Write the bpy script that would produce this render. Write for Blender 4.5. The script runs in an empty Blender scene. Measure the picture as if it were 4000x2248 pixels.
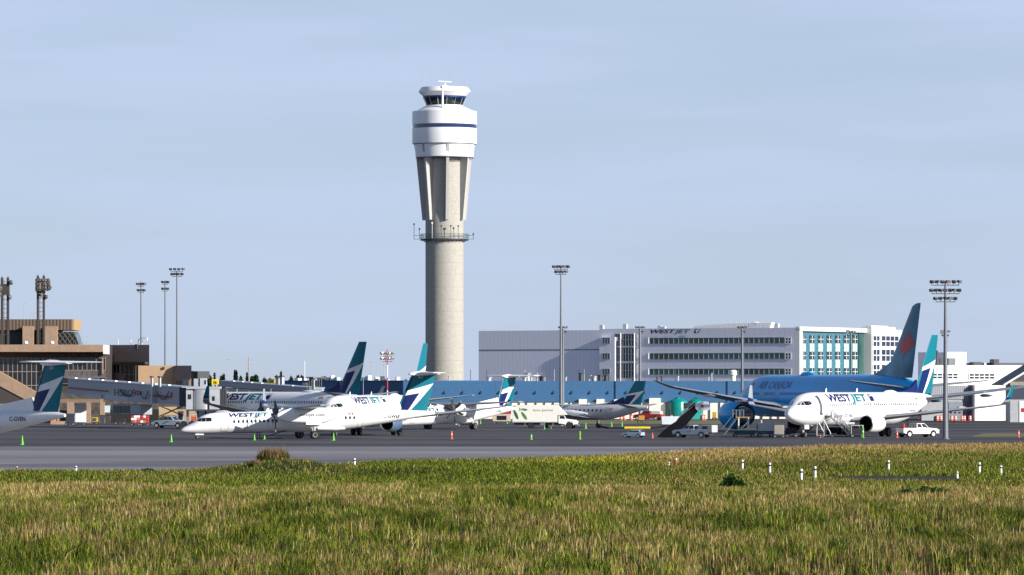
import bpy, bmesh, math, random
import numpy as np
from mathutils import Vector, Matrix, noise
R = math.radians
random.seed(7); rng = np.random.default_rng(11)
SC = bpy.context.scene; COL = SC.collection
# ------------------------------------------------------------------ camera, world, sun, exposure
FP = 18600.0; HC = 6.1; YH = 1515.0            # focal length in photo pixels, eye height, horizon row
cam = bpy.data.cameras.new('camera'); co = bpy.data.objects.new('camera', cam); COL.objects.link(co)
co.location = (0, 0, HC); co.rotation_euler = (R(90), 0, 0)
cam.sensor_width = 36; cam.lens = 36*FP/4000; cam.shift_y = (YH-1124)/4000
cam.clip_start = 1; cam.clip_end = 40000
SC.camera = co
SUN_AZ, SUN_EL = 58.0, 21.0                   # azimuth to the right of straight behind the camera
w = bpy.data.worlds.new('World'); SC.world = w; w.use_nodes = True
nt = w.node_tree; N = nt.nodes; L = nt.links
bg = N['Background']
sky = N.new('ShaderNodeTexSky'); sky.sky_type = 'NISHITA'; sky.sun_disc = False
sky.sun_elevation = R(SUN_EL); sky.sun_rotation = R(180-SUN_AZ)
sky.altitude = 1100; sky.air_density = 1.0; sky.dust_density = 0.6; sky.ozone_density = 4.0
tc = N.new('ShaderNodeTexCoord'); mp = N.new('ShaderNodeMapping'); mp.inputs['Scale'].default_value = (5, 5, 42)
mp.inputs['Rotation'].default_value = (0, R(3), 0)
nz = N.new('ShaderNodeTexNoise'); nz.inputs['Scale'].default_value = 1.6; nz.inputs['Detail'].default_value = 5; nz.inputs['Roughness'].default_value = .5
rmp = N.new('ShaderNodeMapRange'); rmp.inputs[1].default_value = .35; rmp.inputs[2].default_value = .70; rmp.inputs[3].default_value = .70; rmp.inputs[4].default_value = 1.0
mx = N.new('ShaderNodeMix'); mx.data_type = 'RGBA'; mx.inputs[7].default_value = (5.9, 7.05, 9.4, 1)
tint = N.new('ShaderNodeMix'); tint.data_type = 'RGBA'; tint.blend_type = 'MULTIPLY'; tint.inputs[0].default_value = 1; tint.inputs[7].default_value = (1.0, 1.0, 1.0, 1)
L.new(tc.outputs['Generated'], mp.inputs[0]); L.new(mp.outputs[0], nz.inputs[0]); L.new(nz.outputs[0], rmp.inputs[0])
sp = N.new('ShaderNodeSeparateXYZ'); L.new(tc.outputs['Generated'], sp.inputs[0])      # milky band low down, clear deeper sky higher up
er = N.new('ShaderNodeMapRange'); er.inputs[1].default_value = .13; er.inputs[2].default_value = .55; er.inputs[3].default_value = 1; er.inputs[4].default_value = .12; L.new(sp.outputs[2], er.inputs[0])
em = N.new('ShaderNodeMath'); em.operation = 'MULTIPLY'; L.new(rmp.outputs[0], em.inputs[0]); L.new(er.outputs[0], em.inputs[1])
L.new(em.outputs[0], mx.inputs[0]); L.new(sky.outputs[0], tint.inputs[6]); L.new(tint.outputs[2], mx.inputs[6]); L.new(mx.outputs[2], bg.inputs[0])
bg.inputs[1].default_value = 0.060
sl = bpy.data.lights.new('sun', 'SUN'); sl.energy = 5.0; sl.angle = R(.6); sl.color = (1, .945, .86)
so = bpy.data.objects.new('sun', sl); COL.objects.link(so)
sd = Vector((math.sin(R(SUN_AZ))*math.cos(R(SUN_EL)), -math.cos(R(SUN_AZ))*math.cos(R(SUN_EL)), math.sin(R(SUN_EL))))
so.rotation_euler = sd.to_track_quat('Z', 'Y').to_euler()
SC.view_settings.view_transform = 'Standard'; SC.view_settings.look = 'None'; SC.view_settings.exposure = 0.62; SC.view_settings.gamma = 1
SC.cycles.use_denoising = True

# ------------------------------------------------------------------ layout helpers
def X(px, D): return (px-2000)*D/FP
def Z(py, D): return HC+(YH-py)*D/FP
def DG(py): return FP*HC/(py-YH)              # distance of a ground point seen at that row
def G(px, py): d = DG(py); return (X(px, d), d, 0)

# ------------------------------------------------------------------ materials
MATS = {}
def mat(name, c, rough=.55, metal=0., var=.08, sc=1.5, spec=.5, bump=0., trans=0., emit=None, stretch=(1, 1, 1)):
    if name in MATS: return MATS[name]
    if max(c) < .7: c = tuple(k*.80 for k in c)
    m = bpy.data.materials.new(name); m.use_nodes = True; t = m.node_tree; b = t.nodes['Principled BSDF']
    b.inputs['Roughness'].default_value = rough; b.inputs['Metallic'].default_value = metal
    b.inputs['Specular IOR Level'].default_value = spec
    tcn = t.nodes.new('ShaderNodeTexCoord'); mpn = t.nodes.new('ShaderNodeMapping'); mpn.inputs['Scale'].default_value = stretch
    n = t.nodes.new('ShaderNodeTexNoise'); n.inputs['Scale'].default_value = sc; n.inputs['Detail'].default_value = 4
    r = t.nodes.new('ShaderNodeMapRange'); r.inputs[1].default_value = .3; r.inputs[2].default_value = .7; r.inputs[3].default_value = 1-var; r.inputs[4].default_value = 1+var
    x = t.nodes.new('ShaderNodeMix'); x.data_type = 'RGBA'; x.blend_type = 'MULTIPLY'; x.inputs[0].default_value = 1; x.inputs[6].default_value = (*c, 1)
    t.links.new(tcn.outputs['Object'], mpn.inputs[0]); t.links.new(mpn.outputs[0], n.inputs[0]); t.links.new(n.outputs[0], r.inputs[0])
    t.links.new(r.outputs[0], x.inputs[7]); t.links.new(x.outputs[2], b.inputs['Base Color'])
    if bump:
        bp = t.nodes.new('ShaderNodeBump'); bp.inputs['Strength'].default_value = bump; bp.inputs['Distance'].default_value = .05
        t.links.new(n.outputs[0], bp.inputs['Height']); t.links.new(bp.outputs[0], b.inputs['Normal'])
    if emit: b.inputs['Emission Color'].default_value = (*emit, 1); b.inputs['Emission Strength'].default_value = 1
    MATS[name] = m; return m
def ribbed(name, c, period=.4, axis=0, depth=.25, rough=.5, metal=0., var=.05, dark=.75):
    """cladding: real bump + slightly darker joint lines at a fixed pitch"""
    if name in MATS: return MATS[name]
    m = mat(name, c, rough, metal, var); t = m.node_tree; b = t.nodes['Principled BSDF']
    tcn = t.nodes.new('ShaderNodeTexCoord'); s = t.nodes.new('ShaderNodeSeparateXYZ'); t.links.new(tcn.outputs['Object'], s.inputs[0])
    a = t.nodes.new('ShaderNodeMath'); a.operation = 'MULTIPLY'; a.inputs[1].default_value = 1/period; t.links.new(s.outputs[axis], a.inputs[0])
    f = t.nodes.new('ShaderNodeMath'); f.operation = 'FRACT'; t.links.new(a.outputs[0], f.inputs[0])
    g = t.nodes.new('ShaderNodeMath'); g.operation = 'LESS_THAN'; g.inputs[1].default_value = depth; t.links.new(f.outputs[0], g.inputs[0])
    old = b.inputs['Base Color'].links[0].from_socket
    x = t.nodes.new('ShaderNodeMix'); x.data_type = 'RGBA'; x.blend_type = 'MULTIPLY'; x.inputs[7].default_value = (dark, dark, dark, 1)
    t.links.new(g.outputs[0], x.inputs[0]); t.links.new(old, x.inputs[6]); t.links.new(x.outputs[2], b.inputs['Base Color'])
    return m
WHITE = mat('white_paint', (.78, .78, .78), .3, var=.03)
OFFW = mat('off_white', (.66, .66, .64), .5)
GREYM = mat('grey_metal', (.34, .36, .39), .4, .5)
LGREY = mat('light_grey', (.5, .52, .55), .5)
DGREY = mat('dark_grey', (.06, .065, .075), .6)
BLACK = mat('black_rubber', (.015, .015, .017), .8)
ALU = mat('aluminium', (.62, .64, .66), .28, .8)
GLASS = mat('dark_glass', (.012, .02, .03), .06, var=.3, sc=.4, spec=.8)
NAVY = mat('navy_paint', (.004, .016, .12), .35, var=.04, spec=.25)
TEAL = mat('teal_paint', (.0, .18, .25), .35, var=.04, spec=.25)
ORANGE = mat('orange_paint', (.85, .12, .03), .5)
RED = mat('red_paint', (.55, .03, .03), .45)
GREEN = mat('lime_plastic', (.14, .66, .03), .5)
YELLOW = mat('yellow_paint', (.85, .6, .01), .5)
TAN = mat('tan_concrete', (.40, .27, .185), .8, var=.1)
MAUVE = ribbed('brown_cladding', (.30, .22, .20), .45, 0, .25)
CONC = mat('pale_concrete', (.52, .47, .38), .85, var=.12, sc=.35, bump=.3)
# ------------------------------------------------------------------ mesh builder
def nrm(v):
    v = Vector(v); return v/(v.length or 1)
class MB:
    def __init__(s): s.v = []; s.f = []; s.m = []; s.s = []
    def add(s, vs, fs, m=0, sm=False):
        o = len(s.v); s.v += [tuple(v) for v in vs]
        for f in fs: s.f.append([i+o for i in f]); s.m.append(m); s.s.append(sm)
        return s
    def box(s, x0, x1, y0, y1, z0, z1, m=0):
        return s.hexa([(x0, y0, z0), (x1, y0, z0), (x1, y1, z0), (x0, y1, z0)], [(x0, y0, z1), (x1, y0, z1), (x1, y1, z1), (x0, y1, z1)], m)
    def hexa(s, b, t, m=0):
        n = len(b)
        return s.add(list(b)+list(t), [list(range(n))[::-1], [n+i for i in range(n)]]+[[i, (i+1) % n, n+(i+1) % n, n+i] for i in range(n)], m)
    def prism(s, poly, a, b, ax='y', m=0):
        f = {'y': lambda p, c: (p[0], c, p[1]), 'z': lambda p, c: (p[0], p[1], c), 'x': lambda p, c: (c, p[0], p[1])}[ax]
        return s.hexa([f(p, a) for p in poly], [f(p, b) for p in poly], m)
    def tube(s, p, q, r, r2=None, n=8, m=0, sm=True, caps=True):
        p, q = Vector(p), Vector(q); r2 = r if r2 is None else r2; d = nrm(q-p)
        u = nrm(d.cross(Vector((0, 0, 1)) if abs(d.z) < .95 else Vector((1, 0, 0)))); v = d.cross(u)
        A = [(math.cos(2*math.pi*i/n), math.sin(2*math.pi*i/n)) for i in range(n)]
        vs = [p+(u*c+v*k)*r for c, k in A]+[q+(u*c+v*k)*r2 for c, k in A]
        s.add(vs, [[i, (i+1) % n, n+(i+1) % n, n+i] for i in range(n)], m, sm)
        if caps: s.add(vs, [list(range(n))[::-1], [n+i for i in range(n)]], m)
        return s
    def path(s, pts, r, n=6, m=0):
        for a, b in zip(pts, pts[1:]): s.tube(a, b, r, n=n, m=m)
        return s
    def beam(s, p, q, t, m=0): return s.tube(p, q, t*.7, n=4, m=m, sm=False)
    def loft(s, rings, m=0, sm=True, caps=True, closed=True):
        n = len(rings[0]); vs = [v for r in rings for v in r]; fs = []
        for k in range(len(rings)-1):
            for i in range(n if closed else n-1):
                j = (i+1) % n; fs.append([k*n+i, k*n+j, (k+1)*n+j, (k+1)*n+i])
        s.add(vs, fs, m, sm)
        if caps: s.add(rings[0], [list(range(n))[::-1]], m); s.add(rings[-1], [list(range(n))], m)
        return s
    def lathe(s, prof, c=(0, 0, 0), ax='z', n=24, m=0, sm=True, caps=True):
        """prof: (radius, along)"""
        rings = []
        for r, h in prof:
            ring = []
            for i in range(n):
                a = 2*math.pi*i/n; p = (r*math.cos(a), r*math.sin(a))
                q = {'z': (p[0], p[1], h), 'x': (h, p[0], p[1]), 'y': (p[0], h, p[1])}[ax]
                ring.append((q[0]+c[0], q[1]+c[1], q[2]+c[2]))
            rings.append(ring)
        return s.loft(rings, m, sm, caps)
    def poly(s, pts, m=0): return s.add(pts, [list(range(len(pts)))], m)
    def build(s, name, mats, parent=None, bevel=0, loc=None):
        me = bpy.data.meshes.new(name); me.from_pydata(s.v, [], s.f)
        for k in (mats if isinstance(mats, (list, tuple)) else [mats]): me.materials.append(k)
        me.polygons.foreach_set('material_index', s.m); me.polygons.foreach_set('use_smooth', s.s)
        b = bmesh.new(); b.from_mesh(me)
        bmesh.ops.remove_doubles(b, verts=b.verts, dist=1e-5)
        bmesh.ops.recalc_face_normals(b, faces=b.faces); b.to_mesh(me); b.free(); me.set_sharp_from_angle(angle=R(38))
        o = bpy.data.objects.new(name, me); COL.objects.link(o)
        if parent: o.parent = parent
        if loc: o.location = loc
        if bevel:
            q = o.modifiers.new('bevel', 'BEVEL'); q.width = bevel; q.segments = 2; q.limit_method = 'ANGLE'
        return o
def tag(o, label=None, cat=None, group=None, kind=None):
    for k, v in (('label', label), ('category', cat), ('group', group), ('kind', kind)):
        if v: o[k] = v
    return o
def T(name, label, cat, loc=(0, 0, 0), rz=0, sc=1, group=None):
    o = bpy.data.objects.new(name, None); COL.objects.link(o); o.location = loc; o.rotation_euler = (0, 0, rz); o.scale = (sc,)*3
    o.empty_display_size = .3
    return tag(o, label, cat, group)
def dup(o, parent=None, label=None, loc=None, rz=None):
    c = o.copy(); COL.objects.link(c)
    if parent: c.parent = parent
    if label: c['label'] = label
    if loc: c.location = loc
    if rz is not None: c.rotation_euler = (0, 0, rz)
    for ch in list(o.children): dup(ch, c)
    return c
def inst(o, parent, loc, rot=None):
    c = o.copy(); COL.objects.link(c); c.parent = parent; c.location = loc
    if rot: c.rotation_euler = rot
    return c
def spline(pts, xs):
    """monotone cubic through pts"""
    x = np.array([p[0] for p in pts], float); y = np.array([p[1] for p in pts], float); h = np.diff(x); d = np.diff(y)/h
    m = np.zeros(len(x)); m[0] = d[0]; m[-1] = d[-1]
    for i in range(1, len(x)-1): m[i] = 0 if d[i-1]*d[i] <= 0 else 2*d[i-1]*d[i]/(d[i-1]+d[i])
    xs = np.clip(np.atleast_1d(xs).astype(float), x[0], x[-1]); k = np.clip(np.searchsorted(x, xs)-1, 0, len(h)-1)
    t = (xs-x[k])/h[k]
    return (2*t**3-3*t**2+1)*y[k]+(t**3-2*t**2+t)*h[k]*m[k]+(-2*t**3+3*t**2)*y[k+1]+(t**3-t**2)*h[k]*m[k+1]
def flat_mesh(polys, cut=None):
    """bmesh from 2-D polygons, cut along a grid so that it can be bent"""
    b = bmesh.new()
    for p in polys:
        try: b.faces.new([b.verts.new((q[0], q[1], 0)) for q in p]).normal_update()
        except ValueError: pass
    return gridcut(b, cut)
def gridcut(b, cut):
    bmesh.ops.triangulate(b, faces=b.faces)
    if cut and b.verts:
        for ax in (0, 1):
            if not cut[ax]: continue
            lo = min(v.co[ax] for v in b.verts); hi = max(v.co[ax] for v in b.verts); k = lo+cut[ax]
            while k < hi:
                no = [0, 0, 0]; no[ax] = 1; cc = [0, 0, 0]; cc[ax] = k
                bmesh.ops.bisect_plane(b, geom=b.verts[:]+b.edges[:]+b.faces[:], plane_co=cc, plane_no=no); k += cut[ax]
    vs = [v.co[:] for v in b.verts]; b.verts.index_update(); fs = [[v.index for v in f.verts] for f in b.faces]; b.free(); return vs, fs
def text2d(txt, size, width=None, shear=0., off=0., cut=None, space=1.):
    cu = bpy.data.curves.new('t', 'FONT'); cu.body = txt; cu.size = size; cu.shear = shear; cu.offset = off; cu.space_character = space
    cu.resolution_u = 3
    o = bpy.data.objects.new('t', cu); COL.objects.link(o); bpy.context.view_layer.update()
    me = bpy.data.meshes.new_from_object(o.evaluated_get(bpy.context.evaluated_depsgraph_get()))
    b = bmesh.new(); b.from_mesh(me); bpy.data.objects.remove(o); bpy.data.curves.remove(cu); bpy.data.meshes.remove(me)
    if width:
        lo = min(v.co.x for v in b.verts); hi = max(v.co.x for v in b.verts)
        for v in b.verts: v.co.x = (v.co.x-lo)*width/(hi-lo)
    return gridcut(b, cut)
def flat_text(mb, txt, size, o, ux, uz=(0, 0, 1), width=None, m=0, **k):
    vs, fs = text2d(txt, size, width, **k); o, ux, uz = Vector(o), Vector(ux), Vector(uz)
    mb.add([o+ux*v[0]+uz*v[1] for v in vs], fs, m)
LEAF = [(0, 1), (.14, .72), (.30, .80), (.23, .38), (.42, .58), (.47, .46), (.70, .50), (.62, .30), (.72, .22), (.36, -.06), (.42, -.2), (.04, -.13), (.05, -.5)]
LEAF = LEAF+[(-x, y) for x, y in LEAF[::-1][:-1]]
# ------------------------------------------------------------------ ground
PROF = [(-400, 4.4), (0, 4.5), (45, 4.33), (70, 4.27), (100, 3.90), (112, 3.62), (132, 2.9), (180, 1.0), (235, 0.02), (300, 0.), (9000, 0.)]
EDGE = [(-500, 1844), (0, 1842), (900, 1836), (1150, 1820), (1500, 1804), (2000, 1796), (2600, 1780), (2900, 1763), (3200, 1750), (3600, 1743), (4500, 1741)]
BUMPS = [(1085, 350, 3.6, 5, .75), (1560, 345, 7, 6, .35), (3300, 430, 30, 18, .25), (2500, 400, 14, 8, .15)]
def zterr(x, y):
    """x, y numpy arrays"""
    z = spline(PROF, y)
    f = np.clip((150-y)/40, 0, 1); g = np.clip((y-215)/40, 0, 1)*np.clip((520-y)/30, 0, 1)
    z = z+f*(.05*np.sin(x*.9+y*.23)+.04*np.sin(x*.37-y*.31+2)+.05*np.sin(y*.16+x*.08))
    for px, d, sx, sy, h in BUMPS:
        z = z+h*np.exp(-((x-X(px, d))/sx)**2-((y-d)/sy)**2)
    z = z+g*.04*np.sin(x*.21+y*.12)
    return z
def edge_d(x):
    px = np.array([p[0] for p in EDGE], float); d = FP*HC/(np.array([p[1] for p in EDGE], float)-YH)
    return np.interp(x, (px-2000)*d/FP, d)
xs = np.concatenate([[-6000, -1500, -400, -200], np.linspace(-120, 120, 121), [200, 400, 1500, 6000]])
ys = np.concatenate([[-400, -100, 0], np.linspace(20, 600, 232), [640, 700, 800, 1000, 1500, 3000, 9000, 24000]])
xx, yy = np.meshgrid(xs, ys); zz = zterr(xx.ravel(), yy.ravel()).reshape(xx.shape)
ed = edge_d(xx.ravel()).reshape(xx.shape)
zz = zz-.06-.5*np.clip((yy-ed)/8, 0, 1)
nx = len(xs)
mb = MB(); mb.add(np.stack([xx.ravel(), yy.ravel(), zz.ravel()], 1).tolist(), [[j*nx+i, j*nx+i+1, (j+1)*nx+i+1, (j+1)*nx+i] for j in range(len(ys)-1) for i in range(nx-1)], 0, True)
soil = mat('grassy_soil', (.045, .048, .018), .95, var=.5, sc=.35, spec=.1)
tag(mb.build('ground', soil), kind='structure')
# apron and taxiway: sheets
def sheet(name, pts, z, m, **k):
    mb = MB(); mb.poly([(x, y, z) for x, y in pts], 0); o = mb.build(name, m); return tag(o, kind='structure')
def edge_pts(off=0.):
    out = []
    for (a, ya), (b, yb) in zip(EDGE, EDGE[1:]):
        for t in np.linspace(0, 1, 12, endpoint=False):
            px = a+(b-a)*t; py = ya+(yb-ya)*t+(1.2*math.sin(px*.021)+.8*math.sin(px*.057)); out.append(G(px, py)[:2])
    return out
def asphalt(name, c, sx, sy, var):
    m = mat(name, c, .8, var=0, spec=.25); t = m.node_tree; b = t.nodes['Principled BSDF']
    src = b.inputs['Base Color'].links[0].from_socket
    for (scx, scy, s, v) in ((.003, .035, 1., var), (.010, .11, 1, var*.8), (.06, .06, 1, var*.5), (1.2, 1.2, 2, var*.35)):
        tcn = t.nodes.new('ShaderNodeTexCoord'); mpn = t.nodes.new('ShaderNodeMapping'); mpn.inputs['Scale'].default_value = (scx, scy, 1)
        n = t.nodes.new('ShaderNodeTexNoise'); n.inputs['Scale'].default_value = s; n.inputs['Detail'].default_value = 5
        r = t.nodes.new('ShaderNodeMapRange'); r.inputs[1].default_value = .4; r.inputs[2].default_value = .6; r.inputs[3].default_value = 1-v; r.inputs[4].default_value = 1+v
        x = t.nodes.new('ShaderNodeMix'); x.data_type = 'RGBA'; x.blend_type = 'MULTIPLY'; x.inputs[0].default_value = 1
        t.links.new(tcn.outputs['Object'], mpn.inputs[0]); t.links.new(mpn.outputs[0], n.inputs[0]); t.links.new(n.outputs[0], r.inputs[0])
        t.links.new(src, x.inputs[6]); t.links.new(r.outputs[0], x.inputs[7]); src = x.outputs[2]
    t.links.new(src, b.inputs['Base Color']); return m
ASPH = asphalt('apron_asphalt', (.072, .067, .076), 1, 1, .30)
TAXI = asphalt('taxiway_asphalt', (.235, .228, .25), 1, 1, .16)
tax_d = DG(1746)
ep = edge_pts()
sheet('apron', ep+[(260, tax_d+60), (700, 2600), (-700, 2600), (-260, tax_d+60)], 0.0, ASPH)
ep2 = [p for p in ep if p[1] < tax_d-.5]
sheet('taxiway', ep2+[(X(3320, tax_d), tax_d), (-130, tax_d)], .006, TAXI)
for i, (a, b_, x0, x1) in enumerate([(1817, 1828, -60, 2300), (1739, 1747, -200, 4300)]):
    pass
TARM = asphalt('tar_band', (.055, .053, .065), 1, 1, .15)
sheet('road', [(X(-100, DG(1826)), DG(1826)), (X(1000, DG(1826)), DG(1826)), (X(1700, DG(1793)), DG(1793)), (X(1700, DG(1789)), DG(1789)), (X(-100, DG(1815)), DG(1815))], .012, asphalt('worn_band', (.15, .145, .17), 1, 1, .15))
sheet('road', [(-150, tax_d), (150, tax_d), (150, DG(1738)), (-150, DG(1738))], .006, TARM)
# painted lines
LINE = mat('faded_line_paint', (.42, .34, .06), .8, var=.3)
for i, (pya, pxa, pyb, pxb) in enumerate([(1724, -50, 1722, 3900), (1700, 1500, 1688, 3300)]):
    d0, d1 = DG(pya), DG(pyb); mb = MB(); mb.poly([(X(pxa, d0), d0, .012), (X(pxb, d1), d1, .012), (X(pxb, d1), d1+.3, .012), (X(pxa, d0), d0+.3, .012)])
    tag(mb.build('apron_line', LINE), kind='structure')
sheet('grass_verge', [G(2240, 1657)[:2], G(2860, 1657)[:2], G(2860, 1643)[:2], G(2240, 1643)[:2]], .01, mat('dry_verge', (.16, .15, .05), .9, var=.3, sc=.2))
sheet('grass_verge', [G(3790, 1707)[:2], G(4080, 1707)[:2], G(4080, 1694)[:2], G(3840, 1694)[:2]], .01, MATS['dry_verge'])
mb = MB(); s0, s1 = DG(1877), DG(1864)
mb.add([(X(3170, s1), s1, .05), (X(3740, s1), s1, .05), (X(3740, s0), s0, .05), (X(3330, s0), s0, .05)], [[0, 1, 2, 3]])
tag(mb.build('concrete_path', mat('slab', (.06, .062, .06), .95, var=.2, spec=.05)), kind='structure')

# ------------------------------------------------------------------ grass (real blades, one object per field)
def pxy(x, y, z): return 2000+x/y*FP, YH-(z-HC)/y*FP
def vnoise(x, y, sx, sy, seed):
    r = np.random.default_rng(seed); n = 128; g = r.random((n, n)); u = np.mod(x*sx, n); v = np.mod(y*sy, n)
    i, j = np.floor(u).astype(int), np.floor(v).astype(int); fu, fv = u-i, v-j; fu = fu*fu*(3-2*fu); fv = fv*fv*(3-2*fv)
    i %= n; j %= n; i1 = (i+1) % n; j1 = (j+1) % n
    return (g[i, j]*(1-fu)+g[i1, j]*fu)*(1-fv)+(g[i, j1]*(1-fu)+g[i1, j1]*fu)*fv
def grass_mat():
    m = bpy.data.materials.new('grass_blades'); m.use_nodes = True; t = m.node_tree; b = t.nodes['Principled BSDF']
    a = t.nodes.new('ShaderNodeAttribute'); a.attribute_name = 'tone'; t.links.new(a.outputs['Color'], b.inputs['Base Color'])
    b.inputs['Roughness'].default_value = .7; b.inputs['Specular IOR Level'].default_value = .15
    tr = t.nodes.new('ShaderNodeBsdfTranslucent'); t.links.new(a.outputs['Color'], tr.inputs[0])
    ms = t.nodes.new('ShaderNodeMixShader'); ms.inputs[0].default_value = .25
    t.links.new(b.outputs[0], ms.inputs[1]); t.links.new(tr.outputs[0], ms.inputs[2]); t.links.new(ms.outputs[0], t.nodes['Material Output'].inputs[0]); return m
GRASSM = grass_mat()
def blades(name, x, y, z, h, wd, col, label, lean=.25, cat='grass'):
    n = len(x); az = rng.random(n)*2*np.pi; la = rng.random(n)*2*np.pi; ln = h*lean*(.3+rng.random(n)*1.2)
    dx, dy = np.cos(az)*wd/2, np.sin(az)*wd/2; lx, ly = np.cos(la)*ln, np.sin(la)*ln
    V = np.empty((n, 5, 3))
    V[:, 0] = np.stack([x-dx, y-dy, z-.02], 1); V[:, 1] = np.stack([x+dx, y+dy, z-.02], 1)
    V[:, 2] = np.stack([x+dx*.85+lx*.35, y+dy*.85+ly*.35, z+h*.6], 1); V[:, 3] = np.stack([x-dx*.85+lx*.35, y-dy*.85+ly*.35, z+h*.6], 1)
    V[:, 4] = np.stack([x+lx, y+ly, z+h], 1)
    me = bpy.data.meshes.new(name); me.vertices.add(n*5); me.vertices.foreach_set('co', V.ravel().astype(np.float32))
    base = np.arange(n)[:, None]*5; loops = (base+np.array([0, 1, 2, 3, 3, 2, 4])[None]).ravel()
    me.loops.add(n*7); me.loops.foreach_set('vertex_index', loops.astype(np.int32)); me.polygons.add(n*2)
    st = (np.arange(n)[:, None]*7+np.array([0, 4])[None]).ravel(); me.polygons.foreach_set('loop_start', st.astype(np.int32))
    me.update(calc_edges=True)
    ca = me.color_attributes.new('tone', 'FLOAT_COLOR', 'POINT'); C = np.ones((n, 5, 4)); C[:, :, :3] = col[:, None, :]
    ca.data.foreach_set('color', C.ravel().astype(np.float32)); me.materials.append(GRASSM)
    o = bpy.data.objects.new(name, me); COL.objects.link(o); tag(o, label, cat, kind='stuff'); return o
def tones(n, dry, warm=None):
    """dry 0..1 share of straw blades; per-blade colour"""
    straw = np.array([[.38, .28, .10], [.30, .20, .07], [.50, .40, .18], [.18, .11, .04]]); green = np.array([[.09, .15, .010], [.17, .21, .015], [.035, .08, .006], [.29, .29, .03]])
    s = straw[rng.integers(0, 4, n)]; g = green[rng.integers(0, 4, n)]; k = (rng.random(n) < dry*.92)[:, None]
    return np.where(k, s, g)*(.45+.95*rng.random((n, 1)))
# near bank
n = 1000000
y = 40+ (118-40)*rng.random(n)**1.25; hw = (2000+260)/FP*y+1.2; x = (rng.random(n)*2-1)*hw; sd_ = rng.random(n) < .26; x = np.where(sd_, np.sign(x)*(hw+rng.random(n)*11), x)
z = zterr(x, y)
pn = .30*vnoise(x, y, .55, .11, 1)+.34*vnoise(x, y, 1.7, .36, 2)+.36*vnoise(x, y, 5., 1.2, 3)
far = np.clip((y-66)/22, 0, 1)
dry = np.clip((pn-.5)*2.6+.19+.30*far, .03, .85)
tall = vnoise(x, y, 2.2, .5, 5)
h = (.03+.075*tall+.06*rng.random(n)**2)*(1+.2*(1-dry)); col = tones(n, dry)
isd = col[:, 0] > col[:, 1]; mt = vnoise(x, y, .8, .2, 41); m2 = vnoise(x, y, 8., 2.2, 43); col = col*((.62+.42*far+.35*mt*(1-far))*(.62+.76*m2)*(1-.42*np.clip((.47-pn)*6, 0, 1)*(1-.5*far)))[:, None]; h = np.where(isd, h*1.15, h)
keep = rng.random(n) > (.25+.70*np.clip((vnoise(x, y, 6., 1.5, 9)-.40)*4, 0, 1))*(1-.75*far)
wd = np.where(rng.random(n) < .08, .011, .0062)*(1+y/150)
blades('grass_field', x[keep], y[keep], z[keep], h[keep], wd[keep], col[keep], 'mown green and straw coloured stubble grass filling the foreground bank', np.where(isd[keep], .16, .4))
# seed stalks and long blades standing above the stubble
n = 9000
y = 41+75*rng.random(n)**1.1; x = (rng.random(n)*2-1)*((2200)/FP*y+1); cl = vnoise(x, y, .9, .25, 21); k = rng.random(n) < np.clip((cl-.45)*3, .05, 1); x, y = x[k], y[k]; n = len(x)
blades('long_grass', x, y, zterr(x, y), .10+.12*rng.random(n), np.full(n, .009), tones(n, np.full(n, .35)), 'scattered longer green blades rising above the foreground stubble', .75)
# flat verge between bank and taxiway
n = 360000
y = 285+ 225*rng.random(n); x = (rng.random(n)*2-1)*(2150/FP*y+16); e = edge_d(x); k = y < e-.2+rng.random(n)*.8; x, y = x[k], y[k]; n = len(x); e = e[k]
z = zterr(x, y); px, py = pxy(x, y, z); sl = (py < 1880) & (py > 1861) & (px > 3180+(py-1864)*12) & (px < 3745)
x, y, z, px, py, e = [a[~sl] for a in (x, y, z, px, py, e)]; n = len(x)
pn = .6*vnoise(x, y, .16, .05, 31)+.4*vnoise(x, y, .6, .15, 32)
right = np.clip((px-2350)/350, 0, 1); top = np.clip((e-y)/(30+60*right), 0, 1); tallz = right*np.clip(1.25-top*1.15, 0, 1)
dry = np.clip(.10+.9*(pn-.5)+.65*tallz+.5*np.clip(1-(e-y)/9, 0, 1), .02, .92)
h = .10+.16*rng.random(n)+.28*tallz*rng.random(n)
col = tones(n, dry)
yel = np.exp(-((px-2330)/260)**2-((py-1800)/14)**2)*.8; kk = (rng.random(n) < yel*.6)[:, None]; col = np.where(kk, np.array([[.55, .50, .03]])*(.7+.5*rng.random((n, 1))), col)
rust = (rng.random(n) < tallz*.35)[:, None]; col = np.where(rust, np.array([[.46, .27, .12]])*(.7+.5*rng.random((n, 1))), col)
shade_dkp = np.exp(-((px-1560)/190)**2-((py-1856)/9)**2)+.8*np.exp(-((px-930)/90)**2-((py-1846)/12)**2)+.6*np.exp(-((px-3050)/500)**2-((py-1822)/16)**2)  # shade of dip and mound flank painted in, plus a dark green band
col = col*(.80+.25*tallz[:, None])*(1-.55*np.clip(shade_dkp, 0, 1)[:, None]); h = h*(1+.8*np.clip(shade_dkp, 0, 1))
blades('verge_grass', x, y, z, h, .035+.03*rng.random(n), col, 'rough green verge between bank and taxiway, drier and taller on the right', .4)

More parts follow.
